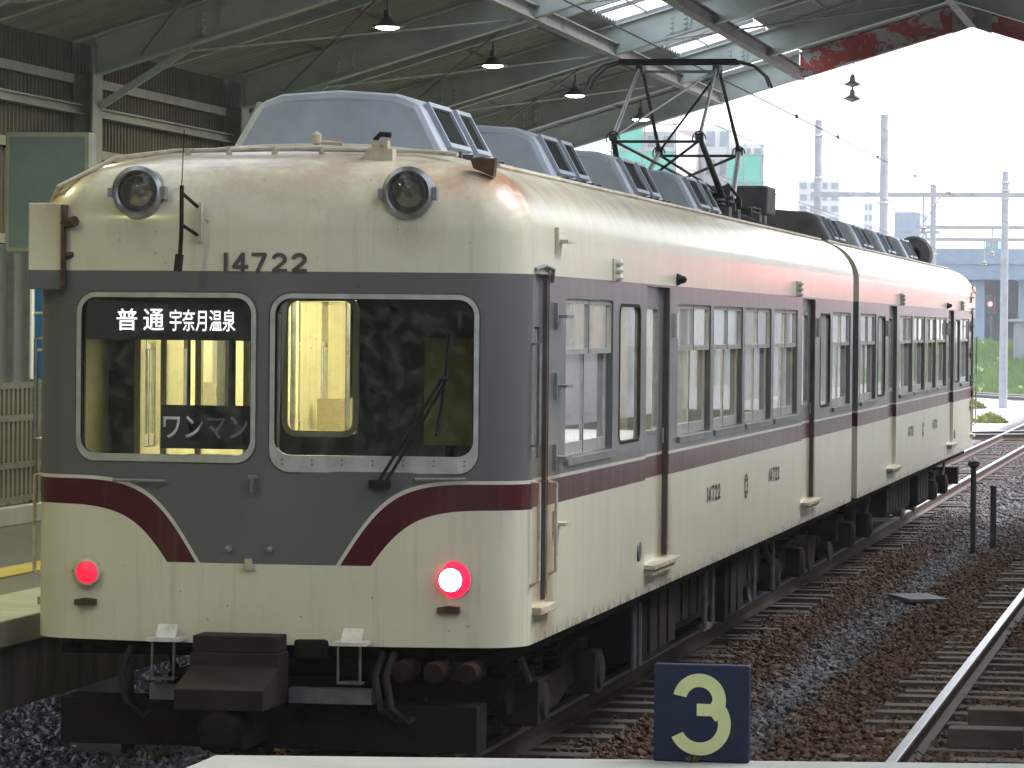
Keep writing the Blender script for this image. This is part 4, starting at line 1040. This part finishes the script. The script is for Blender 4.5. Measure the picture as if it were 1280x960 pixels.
# ---- pantograph on the leading car
PYC, KX, KZ, KY, HZ, BZ = 15.85, .39, 4.33, 1.45, 5.10, 3.80
pg = MB(); 
for yy in (PYC-.62, PYC+.62): pg.box(-.62, .62, yy-.04, yy+.04, BZ-.10, BZ-.04)
for xx in (-.5, .5): pg.box(xx-.04, xx+.04, PYC-.9, PYC+.9, BZ-.16, BZ-.10)
pan = pg.build('pantograph', M['steel_dark'], car1)
for xx in (-.5, .5):
    for yy in (PYC-.75, PYC+.75):
        q = MB(); q.lathe([(.05, 0), (.075, .02), (.045, .04), (.075, .06), (.045, .08), (.05, .10)], (xx, yy, 3.56), 'z', 12); q.build('insulator', M['porcelain'], pan, smooth=True)
for s in (-1, 1):
    by = PYC + s*.30
    for xx in (-1, 1):
        q = MB(); q.cyl((xx*.47, by, BZ), (xx*KX, PYC+s*KY, KZ), .032, .024, 10); q.build('lower_arm', M['steel_dark'] if s < 0 else M['steel_pale'], pan, smooth=True)
        q = MB(); q.cyl((xx*KX, PYC+s*KY, KZ), (xx*.36, PYC+s*.10, HZ-.06), .019, .015, 8); q.build('upper_arm', M['steel_pale'] if s < 0 else M['steel_dark'], pan, smooth=True)
        q = MB(); q.lathe([(.0, -.035), (.036, -.035), (.036, .035), (0, .035)], (xx*KX, PYC+s*KY, KZ), 'x', 12); q.tube([(xx*KX+.06*math.cos(u), PYC+s*KY-.02, KZ-.02+.07*math.sin(u)) for u in np.linspace(0, 3.6, 9)], .007, 5); q.build('knee_joint', M['steel_dark'], pan)
    q = MB(); q.cyl((-KX, PYC+s*KY, KZ-.04), (KX, PYC+s*KY, KZ-.04), .013, n=8); q.build('cross_bar', M['steel_dark'], pan)
    q = MB(); q.cyl((-KX, PYC+s*KY, KZ), (.36, PYC+s*.12, HZ-.08), .012, n=6); q.build('diagonal_brace', M['steel_dark'] if s > 0 else M['steel_pale'], pan)
    q = MB(); q.cyl((KX, PYC+s*KY, KZ-.03), (-.47, by, BZ+.02), .014, n=6); q.cyl((-KX, PYC+s*KY, KZ-.03), (.47, by, BZ+.02), .014, n=6); q.build('diagonal_brace', M['steel_dark'], pan)
    q = MB(); q.cyl((-.56, by, BZ), (.56, by, BZ), .045, n=12); q.build('main_shaft', M['steel_dark'], pan)
for yy in (-.12, .12):
    q = MB(); pts = [(-.86, PYC+yy, HZ-.24), (-.82, PYC+yy, HZ-.14), (-.70, PYC+yy, HZ-.035), (-.56, PYC+yy, HZ), (0, PYC+yy, HZ+.005), (.56, PYC+yy, HZ), (.70, PYC+yy, HZ-.035), (.82, PYC+yy, HZ-.14), (.86, PYC+yy, HZ-.24)]
    q.tube(pts, .012, 8); hd = q.build('collector_head', M['steel_dark'], pan, smooth=True)
    q = MB(); q.box(-.55, .55, PYC+yy-.025, PYC+yy+.025, HZ-.02, HZ+.022); q.build('contact_strip', M['rubber'], hd)
for xx in (-.36, .36):
    q = MB(); q.box(xx-.03, xx+.03, PYC-.14, PYC+.14, HZ-.10, HZ-.03); q.build('head_bracket', M['steel_dark'], pan)
q = MB(); q.cyl((-.40, PYC, HZ-.09), (.40, PYC, HZ-.09), .014, n=8); q.build('head_shaft', M['steel_pale'], pan)
# roof gear behind the pantograph
q = MB(); q.box(.05, .62, 17.75, 18.45, 3.74, 4.02); q.build('arrester_box', M['vent_dark'], car1, bevel=.02)
for yy in (14.75, 15.4, 17.1, 17.5):
    q = MB(); q.box(.44, .62, yy, yy+.22, 3.58, 3.72); q.lathe([(.03, 0), (.05, .02), (.03, .04), (.05, .06), (.03, .08)], (.53, yy+.11, 3.72), 'z', 10); q.build('roof_fuse', M['vent_dark'], car1)
q = MB(); q.tube([(.55, 14.6, 3.63), (.6, 16, 3.66), (.62, 17.6, 3.62), (.6, 18.7, 3.61)], .025, 8); q.tube([(.3, 15.2, 3.75), (.5, 15.6, 3.95), (.55, 16.2, 3.82)], .015, 6); q.build('roof_cable', M['rubber'], car1, smooth=True)
q = MB(); q.box(-.5, .5, 14.5, 18.7, 3.60, 3.66); q.build('roof_mat', M['vent_dark'], car1)

# ================================================================== PLATFORM THINGS
M['navy'] = worn('navy_sign_enamel', (.016, .022, .055), (.022, .028, .055), .45, 4, rust=(.10, .11, .13), rust_amt=(.70, .76), bump=.08, Specular_IOR_Level=.2)
M['num3'] = worn('pale_yellow_paint', (.62, .66, .33), (.55, .58, .28), .5, 6, bump=.03)
sg = empty('track_number_sign', (3.082, -5.47, .95), R(-1.5), label='navy square board with a pale yellow number 3 on the concrete ledge', cat='sign')
sg.location = (3.082, -5.47, .951); sg.rotation_euler = (0, 0, 0)
q = MB(); q.box(-.185, .185, -.03, .03, 0, .375); q.build('board', M['navy'], sg, bevel=.006)
def three(parent):
    S = .37/388; c = lambda px, pz: ((px-886)*S, (940-pz)*S)
    strokes = []
    def arc_(cx, cy, rc, w, a0, a1, n=26):
        out = []
        for k in range(n+1):
            a = R(a0+(a1-a0)*k/n); out.append(((cx+(rc-w/2)*math.cos(a), cy-(rc-w/2)*math.sin(a)), (cx+(rc+w/2)*math.cos(a), cy-(rc+w/2)*math.sin(a))))
        return out
    q = MB(); 
    for st, yy in ((arc_(878, 690, 81, 54, 168, -52), -.0335), (arc_(880, 786, 101, 52, 62, -154), -.0345)):
        vs = []
        for a, b in st:
            for p in (a, b): X_, Z_ = c(*p); vs.append((X_, yy, Z_))
        q.add(vs, [(2*k, 2*k+1, 2*k+3, 2*k+2) for k in range(len(st)-1)])
    (x0, z0), (x1, z1) = c(868, 753), c(957, 704); q.add([(x0, -.034, z0), (x1, -.034, z0), (x1, -.034, z1), (x0, -.034, z1)], [(0, 1, 2, 3)])
    o = q.build('numeral', M['num3'], parent); sdm = o.modifiers.new('solid', 'SOLIDIFY'); sdm.thickness = .003; sdm.offset = 0
three(sg)
M['weed'] = worn('weed_leaf', (.07, .10, .03), (.04, .06, .02), .8, 20)
wd = empty('weed_tuft', (3.05, -5.52, .951), label='small weed tuft growing at the foot of the number sign', cat='weed')
q = MB()
for k in range(26):
    a = random.uniform(0, 6.28); r = random.uniform(.01, .05); h = random.uniform(.008, .03); b = Vector((r*.4*math.cos(a), r*.4*math.sin(a)*.5, 0)); tip = Vector((r*math.cos(a), r*math.sin(a)*.5, h)); sd2 = Vector((-math.sin(a), math.cos(a), 0))*.005
    q.add([b-sd2, b+sd2, tip+sd2*.6, tip-sd2*.6], [(0, 1, 2, 3)])
q.build('leaves', M['weed'], wd)

# slatted fence on the left platform
M['fence'] = worn('cream_fence_paint', (.15, .147, .115), (.10, .098, .075), .6, 5, rust=(.16, .10, .06), rust_amt=(.64, .74))
fx, f0, f1 = -4.78, 5.2, 17.0
fn = empty('slatted_fence', (fx, f0, .95), label='cream slatted railing on a concrete kerb along the platform', cat='fence')
q = MB(); q.box(-.09, .09, 0, f1-f0, 0, .155); q.build('kerb', M['concrete'], fn, bevel=.01)
for z in (.18, .46, .85, 1.12):
    q = MB(); q.box(-.02, .02, 0, f1-f0, z, z+.05); q.build('rail', M['fence'], fn)
q = MB(); q.box(-.012, .018, -.032, .032, .23, .458); s_lo = q.mesh('slat', M['fence']); q = MB(); q.box(-.012, .018, -.032, .032, .512, 1.118); s_hi = q.mesh('slat', M['fence'])
y = .1
while y < f1-f0-.05:
    for me in (s_lo, s_hi): o = link('slat', me, fn); o.location = (0, y, 0)
    y += .122
for y in (.0, 3.0, 6., 9., 11.75):
    q = MB(); q.box(-.04, .04, y-.035, y+.035, .155, 1.19); q.build('post', M['fence'], fn)

# unlit advertising light box
M['acrylic'] = worn('milky_acrylic', (.15, .20, .24), (.12, .165, .20), .15, 2, bump=.02)
bb = empty('light_box', (-4.63, 11.0, 3.2), label='unlit milky light box sign on the wall beside the column', cat='sign')
q = MB(); q.box(-.36, .36, 0, .22, 0, 1.0); q.build('case', M['column'], bb, bevel=.008)
q = MB(); q.box(-.325, .325, -.006, .0, .045, .965); q.build('panel', M['acrylic'], bb)

# glazed waiting room corner with a blue machine behind white bars
M['wroom'] = worn('pale_grey_panel', (.80, .83, .82), (.70, .73, .72), .3, 3, stretch=(6, 6, .3))  # panel whitened, the colour stands in for daylight through glass
wr = empty('glazed_partition', (at(36, 400, 12.6).x, 12.6, .95), label='pale grey glazed partition behind the fence', cat='partition')
q = MB(); q.box(-.55, .02, 0, .08, 0, 2.35); q.build('panel', M['wroom'], wr)
for x_ in (-.4, -.16, .0):
    q = MB(); q.box(x_-.025, x_+.025, -.05, -.0, 0, 2.35); q.build('mullion', M['alu'], wr)
M['blue'] = worn('bright_blue_panel', (.05, .22, .62), (.04, .17, .5), .4, 3)
vb = empty('vending_machine', (at(50, 400, 16.2).x, 16.2, .95), label='bright blue machine seen behind white bars past the fence', cat='vending machine')
q = MB(); q.box(-.4, .42, 0, .8, 0, 2.05); q.build('cabinet', M['blue'], vb, bevel=.03)
q = MB(); q.box(-.3, .3, -.012, .0, .25, .6); q.build('delivery_flap', M['black_panel'], vb)
wb_ = empty('bar_screen', (at(47, 400, 15.2).x, 15.2, .95), label='white tubular bars standing before the blue machine', cat='railing')
for x_ in (-.3, -.05, .2, .45):
    q = MB(); q.cyl((x_, 0, 0), (x_, 0, 2.2), .022, n=8); q.build('bar', M['white'], wb_)
for z_ in (.3, .9, 1.4, 1.75, 2.15):
    q = MB(); q.cyl((-.35, .0, z_), (.5, 0, z_), .016, n=8); q.build('bar', M['white'], wb_)

# small things beside the tracks
post = empty('marker_post', (1.93, 29.3, -.2), label='tall thin steel post with a small cap beside the train', cat='post')
q = MB(); q.cyl((0, 0, 0), (0, 0, 1.12), .035, n=10); q.build('pole', M['steel_dark'], post)
q = MB(); q.lathe([(.0, 1.19), (.07, 1.17), (.075, 1.12), (.03, 1.08)], n=12); q.build('cap', M['steel_dark'], post)
p2 = empty('marker_post', (2.12, 30.4, -.2), label='short thin steel post standing behind the capped post', cat='post')
q = MB(); q.cyl((0, 0, 0), (0, 0, .82), .04, n=10); q.build('pole', M['steel_dark'], p2); q = MB(); q.cyl((0, 0, .5), (1.6, -.3, .02), .008, n=6); q.build('stay_wire', M['steel_dark'], p2)
pl = empty('metal_plate', (1.9, 20.7, -.20), R(20), label='loose pale metal plate lying on the grey ballast', cat='plate')
q = MB(); q.prism([(-.22, 0), (.2, .01), (.22, .035), (-.2, .03)], 'y', -.45, .45); q.build('sheet', M['bar_grey'], pl)
for k, (x_, y_, nm) in enumerate(((3.55, 7.1, 'farther'), (3.52, 5.75, 'nearer'))):
    t_ = empty('timber_block', (x_, y_, -.15), label='dark timber block laid between the rails, %s' % ('with a chipped end' if k else 'square ended'), cat='timber block')
    q = MB(); q.box(-.24-.02*k, .24, -.12, .12, 0, .13); q.build('block', M['sleeper'], t_, bevel=.01)

# ================================================================== OVERHEAD LINE
M['pole'] = worn('concrete_pole', (.30, .31, .33), (.24, .25, .27), .8, 3)
M['wire'] = worn('overhead_wire_copper', (.09, .085, .08), (.07, .06, .05), .6, 5)
def wire(pts, r, label, clips=()):
    q = MB(); q.tube(pts, r, 5); o = q.build('overhead_wire', M['wire'], label=label, cat='wire', group='overhead wires')
    if clips:
        for c in clips: q = MB(); q.box(c[0]-.015, c[0]+.015, c[1]-.03, c[1]+.03, c[2]-.03, c[2]+.02); q.build('clip', M['wire'], o)
wire([(0, -5, 5.14), (0, 60, 5.14), (.0, 140, 5.14)], .008, 'contact wire running over the pantograph along the train', [(0, y_, 5.15) for y_ in (26, 31, 37, 44, 52)])
wire([(-.6, 39.2, 6.05), (-.3, 60, 5.5), (0, 95, 5.5)], .006, 'thin wire leading out from the insulator at the gable')
ins = empty('strain_insulator', (-.6, 39.3, 6.08), label='pair of bell shaped insulators hanging under the gable beam', cat='insulator')
q = MB(); q.lathe([(.0, .0), (.03, .005), (.17, .06), (.165, .075), (.06, .13), (.045, .22), (.02, .23), (.02, .27), (.17, .31), (.165, .325), (.06, .38), (.045, .48), (.02, .5)], n=18); q.build('bells', M['porcelain'], ins, smooth=True); ins.scale = (.8, .8, .85)
q = MB(); q.cyl((0, 0, .48), (0, .15, .75), .01, n=6); q.build('rod', M['steel_dark'], ins)
def pole(px, ytop, Y, d, label, bands=(.3, .6), base=None):
    t = at(px, ytop, Y); o = empty('catenary_pole', (t.x, Y, GZ-.1), label=label, cat='pole', group='concrete line poles')
    q = MB(); q.cyl((0, 0, 0), (0, 0, t.z-GZ+.1), d*.58, d*.46, 16); q.build('shaft', M['pole'], o, smooth=True)
    for b in bands:
        q = MB(); zz = t.z-GZ+.1-b; q.lathe([(d*.56, -.04), (d*.60, -.03), (d*.60, .03), (d*.56, .04)], (0, 0, zz), n=16); q.box(-d*.9, d*.9, -.03, .03, zz-.02, zz+.02); q.build('clamp', M['steel_pale'], o)
    return o
pole(1023.5, 150, 108, .27, 'concrete line pole nearest the green netted building', (.5, 1.9))
pole(1106, 143, 104, .28, 'tall bare concrete line pole standing above the second car roof', (2.8, 4.4))
pole(1167, 231, 150, .28, 'shorter distant line pole behind the round drum on the roof', (.9, 3.))
pole(1257, 214, 122, .27, 'lone concrete line pole rising from the yard beside the grass bank', (.4, .7, 1.0))
def beam(pa, pb, Y, label, h=.16):
    a, b = at(*pa, Y), at(*pb, Y); b = Vector((b.x, b.y, a.z)); o = empty('gantry_beam', a, label=label, cat='gantry', group='overhead gantry beams'); b2 = b-a
    q = MB(); q.bar((0, 0, 0), b2, h, h); q.build('tube', M['pole'], o)
    for u in (.35, .7):
        c = b2*u; q = MB(); q.cyl(c, c+Vector((0, 0, -1.0)), .03, n=6); q.cyl(c+Vector((.0, 0, -.9)), c+Vector((.55, 0, -.05)), .025, n=6); q.build('drop_bracket', M['pole'], o)
        q = MB(); q.lathe([(.03, 0), (.12, .06), (.05, .12), (.12, .18), (.03, .24)], c+Vector((0, 0, -1.25)), n=10); q.build('insulator', M['porcelain'], o, smooth=True)
beam((1014, 243), (1420, 252), 107.5, 'long gantry beam joining the two tall line poles')
beam((1145, 284), (1420, 290), 149, 'gantry beam carried by the shorter distant pole')
beam((1118, 290), (1175, 288), 128, 'short bracket beam reaching toward the drum on the roof', .12)
beam((1130, 299), (1420, 306), 165, 'farthest gantry beam low above the yard')
for x_, z_, lb in ((3.6, 5.2, 'low contact wire above the polished side track'), (3.6, 6.0, 'upper messenger wire above the polished side track'), (-3.4, 5.2, 'low contact wire left of the train line beyond the shed'), (-3.6, 6.1, 'upper messenger wire left of the train line beyond the shed'), (-7., 6.3, 'outermost wire passing the tall concrete poles')):
    wire([(x_, 45, z_), (x_-.3, 100, z_-.1), (x_-2.5, 200, z_)], .009, lb)

# ================================================================== FAR BACKGROUND
M['grass'] = worn('grass_bank', (.16, .24, .07), (.10, .16, .045), .95, 1.2, bump=.6, bscale=8)
M['bldg'] = worn('pale_render', (.50, .50, .50), (.44, .44, .45), .8, .3)
M['bldg_pink'] = worn('pinkish_panel', (.46, .34, .33), (.42, .30, .30), .8, .3)
M['bldg_blue'] = worn('blue_grey_cladding', (.16, .23, .31), (.12, .18, .25), .7, .4)
M['teal'] = worn('teal_cladding', (.05, .25, .24), (.05, .20, .20), .7, .4)
M['net'] = worn('green_scaffold_net', (.10, .42, .32), (.08, .34, .27), .8, .8)
M['scaf'] = worn('scaffold_tube', (.30, .33, .33), (.22, .25, .25), .5, 4, metal=.3)
M['wglass'] = worn('far_window_glass', (.20, .23, .27), (.15, .18, .21), .3, 1, bump=0)
M['shedwall'] = worn('grey_hut_cladding', (.25, .26, .29), (.2, .21, .23), .7, 2)
# grass bank
def bank():
    a = at(1205, 478, 170); b = at(1400, 478, 170); q = MB(); n = 60; mrow = 14; vs = []
    for i in range(n+1):
        for j in range(mrow+1):
            u, v = i/n, j/mrow; x_ = -40+u*80; y_ = 150+v*40
            vs.append((x_, y_, GZ-.15+2.3*min(1, v*1.6)**.8+random.uniform(-.12, .12)))
    q.add(vs, [(i*(mrow+1)+j, (i+1)*(mrow+1)+j, (i+1)*(mrow+1)+j+1, i*(mrow+1)+j+1) for i in range(n) for j in range(mrow)])
    o = q.build('grass_bank', M['grass'], smooth=True, kind='structure')
    q = MB()
    for k in range(9000):
        x_ = random.uniform(-20, 8); v = random.random(); y_ = 150+v*26; z_ = GZ-.15+2.3*min(1, (y_-150)/40*1.6)**.8; h = random.uniform(.15, .5); w = random.uniform(.05, .16); dx = random.uniform(-.2, .2)
        q.add([(x_-w, y_, z_-.05), (x_+w, y_, z_-.05), (x_+dx, y_, z_+h)], [(0, 1, 2)])
    q.build('grass_blades', M['grass'], o, kind='stuff')
bank()
M['yellowweed'] = worn('yellow_green_weed', (.24, .27, .06), (.16, .19, .04), .9, 3)
for (px, py, r, lb) in ((1237, 524, .55, 'round yellow green weed clump at the foot of the lone pole'), (1218, 500, .4, 'small yellow weed patch beside the end of the train')):
    g_ = at(px, py, 100 if r > .5 else 122); o = empty('weed_clump', (g_.x, g_.y, -.2), label=lb, cat='weed'); q = MB()
    for k in range(900):
        a = random.uniform(0, 6.28); rr = r*math.sqrt(random.random()); h = random.uniform(.1, .42)*(1.1-rr/r); b = Vector((rr*math.cos(a), rr*math.sin(a), 0)); t_ = b+Vector((random.uniform(-.12, .12), random.uniform(-.12, .12), h)); s_ = Vector((random.uniform(-.03, .03), random.uniform(-.03, .03), 0))
        q.add([b-s_, b+s_, t_+s_, t_-s_], [(0, 1, 2, 3)])
    q.build('leaves', M['yellowweed'], o)
# grey hut
h0 = at(1266, 490, 165); hut = empty('trackside_hut', (h0.x, 165, 0), label='grey trackside hut standing on the grass bank', cat='hut')
ht = at(1266, 402, 165).z
q = MB(); q.box(0, 6, 0, 5, .0, ht); q.build('wall', M['shedwall'], hut)
q = MB(); q.prism([(-.25, ht+.003), (6.2, ht+.003), (6.2, ht+.35), (-.25, ht+.12)], 'y', -.2, 5.2); q.build('roof', M['pole'], hut)
q = MB(); q.box(1.2, 2.2, -.05, .0, .9, 3.0); q.build('door', M['steel_dark'], hut)
# netted building site
def building(px0, px1, ytop, Y, depth, mat, label, rows, cols, name='apartment_building', net=None, zlow=0., wmat='wglass'):
    a, b = at(px0, ytop, Y), at(px1, ytop, Y); w = b.x-a.x; H = a.z
    o = empty(name, (a.x, Y, GZ), label=label, cat='building'); q = MB(); q.box(0, w, 0, depth, 0, H); q.build('wall', mat, o)
    zs0 = max(3., zlow); fh = (H-zs0)/rows
    me = None
    for r_ in range(rows):
        for c_ in range(cols):
            cw = w/cols
            if me is None:
                q = MB(); q.box(.18*cw, .82*cw, -.06, .04, .25*fh, .78*fh); me = q.mesh('window', M[wmat])
            k = link('window', me, o); k.location = (c_*cw, 0, zs0+r_*fh)
    if net:
        n = max(2, int(w/1.9)); nr = int((H+1-zs0)/1.8); q0 = MB(); q0.box(.05, w/n-.05, -1.35, -1.33, .05, 1.75); pm = q0.mesh('net_panel', M[net])
        for i in range(n):
            for j in range(nr):
                if random.random() < .12: continue
                k = link('net_panel', pm, o); k.location = (i*w/n, 0, zs0+j*1.8)
        q = MB()
        for i in range(n+1):
            for dy in (-1.3, -.4): q.cyl((i*w/n, dy, 0), (i*w/n, dy, zs0+nr*1.8+.8), .05, n=5)
        q.build('scaffold_pole', M['scaf'], o)
        q = MB()
        for j in range(nr+1): q.box(-.2, w+.2, -1.42, -.3, zs0+j*1.8-.06, zs0+j*1.8)
        q.build('scaffold_deck', M['scaf'], o)
    return o
building(768, 846, 160, 235, 12, M['bldg'], 'green netted building site with scaffolding behind the pantograph', 5, 4, net='net', zlow=9)
building(846, 912, 158, 250, 14, M['bldg_pink'], 'pinkish white block between the two netted scaffolds', 4, 4, zlow=9)
building(880, 914, 152, 246, 3, M['bldg'], 'narrow white stair tower with windows beside the pink block', 4, 2, name='stair_tower', zlow=9)
building(912, 955, 176, 240, 12, M['bldg'], 'teal netted scaffold block right of the pink block', 5, 3, net='net', zlow=9)
building(998, 1050, 222, 330, 14, M['bldg'], 'pale scaffolded building behind the first line pole', 6, 4, zlow=10)
building(1080, 1091, 250, 420, 8, M['bldg'], 'slim pale tower far beyond the roof ventilators', 6, 2, zlow=10)
building(1118, 1150, 262, 380, 10, M['bldg_blue'], 'low blue grey block far behind the second tall pole', 5, 4, zlow=8)
building(1232, 1248, 297, 400, 8, M['teal'], 'slim teal tower far beyond the yard', 5, 2, zlow=8)
building(1255, 1330, 330, 300, 12, M['teal'], 'wide teal clad block behind the lone pole', 3, 8, zlow=3)
# elevated line with portal frames
va = at(1200, 330, 260); via = empty('viaduct', (va.x, 260, GZ), label='blue grey elevated railway deck on tall piers beyond the grass', cat='viaduct')
zd = va.z-GZ; q = MB(); q.box(-30, 16, 0, 9, zd-1.1, zd); q.build('deck', M['bldg_blue'], via)
q = MB(); q.box(-30, 16, -.15, 0, zd, zd+1.1); q.build('parapet', M['bldg_blue'], via)
for x_ in (-26, -20, -14, -8, -2, 1.2, 4.6, 8.4, 12.4): q = MB(); q.box(x_-.5, x_+.5, 1, 8, 0, zd-1.1); q.build('pier', M['bldg_blue'], via)
q = MB(); q.box(-30, 16, 8.8, 9, 0, zd-1.1); q.build('infill_wall', M['bldg_blue'], via)
# red signal
sp_ = at(1238, 380, 200); sgn = empty('signal_post', (sp_.x, 200, GZ), label='signal post showing a red light beyond the yard', cat='signal')
q = MB(); q.cyl((0, 0, 0), (0, 0, sp_.z-GZ+.4), .07, n=8); q.build('post', M['steel_dark'], sgn)
q = MB(); q.box(-.25, .25, -.15, .1, sp_.z-GZ-.6, sp_.z-GZ+.5); q.build('head', M['steel_dark'], sgn)
q = MB(); q.lathe([(.0, -.05), (.1, -.03), (.12, 0)], (0, -.15, sp_.z-GZ), 'y', 12); q.build('red_lamp', emis('signal_red', (1, .03, .03), 8), sgn)

# ---- unseen buildings added right of the yard so the train's flank mirrors less sky
M['redfascia'] = emis('backlit_red_fascia', (1., .015, .07), .95, (.6, .02, .03))
M['litpanel'] = emis('backlit_white_panel', (1., .95, .93), .9, (.7, .7, .7))
def block(x0, x1, y0, y1, H, mat, label, rows, cols, name='added_yard_building'):
    o = empty(name, (x0, y0, GZ), label=label, cat='building'); q = MB(); q.box(0, x1-x0, 0, y1-y0, -.1, H); q.build('wall', mat, o)
    q = MB(); q.box(-.3, x1-x0+.3, -.3, y1-y0+.3, H+.002, H+.35); q.build('roof', M['pole'], o)
    q = MB(); q.box(-.06, .04, .5, 2.2, .9, 2.3); me = q.mesh('window', M['wglass'])
    for r_ in range(rows):
        for c_ in range(cols):
            k = link('window', me, o); k.location = (0, 1.+c_*(y1-y0-2)/cols, r_*3.4)
    return o
sb = block(12., 22., 44., 74., 7.0, M['shedwall'], 'two storey grey building added out of view beside the yard', 2, 9)
block(15., 27., 78., 120., 9.0, M['bldg'], 'long pale hall added out of view past the grey building', 2, 12, 'added_yard_hall')
block(14., 30., 124., 190., 12.0, M['bldg'], 'pale block added out of view at the far end of the yard', 3, 14, 'added_yard_hall')

# ---- drizzly air over the whole place
def haze():
    t = NT('drizzly_air'); t.n.remove(t.bsdf); v = t.n.new('ShaderNodeVolumePrincipled')
    v.inputs['Color'].default_value = (.93, .96, 1., 1); v.inputs['Density'].default_value = .0005; v.inputs['Anisotropy'].default_value = .2
    t.l.new(v.outputs[0], t.out.inputs['Volume'])
    q = MB(); q.box(-930, 930, -70, 1530, -3, 60); q.build('haze', t.m, kind='stuff', label='pale drizzly air over the station yard', cat='haze')
haze()

cn = empty('platform_canopy', (5.3, 44, .94), label='platform canopy with a long red fascia over the next platform', cat='canopy')
q = MB(); q.box(0, 3.2, 0, 62, 2.75, 2.9); q.build('roof', M['shedwall'], cn)
q = MB(); q.box(-.08, -.002, 0, 62, 2.52, 3.2); q.build('fascia', M['redfascia'], cn)
for k in range(9):
    q = MB(); q.box(-.12, -.082, 2+k*6.6, 4.5+k*6.6, 2.66, 3.05); q.build('sign_panel', M['litpanel'], cn)
for k in range(8):
    q = MB(); q.cyl((1.6, 3+k*8, 0), (1.6, 3+k*8, 2.75), .09, n=10); q.build('post', M['column'], cn)
q = MB(); q.box(-.05, 3.3, -1, 64, -1.3, 0); q.build('footing', M['concrete'], cn)
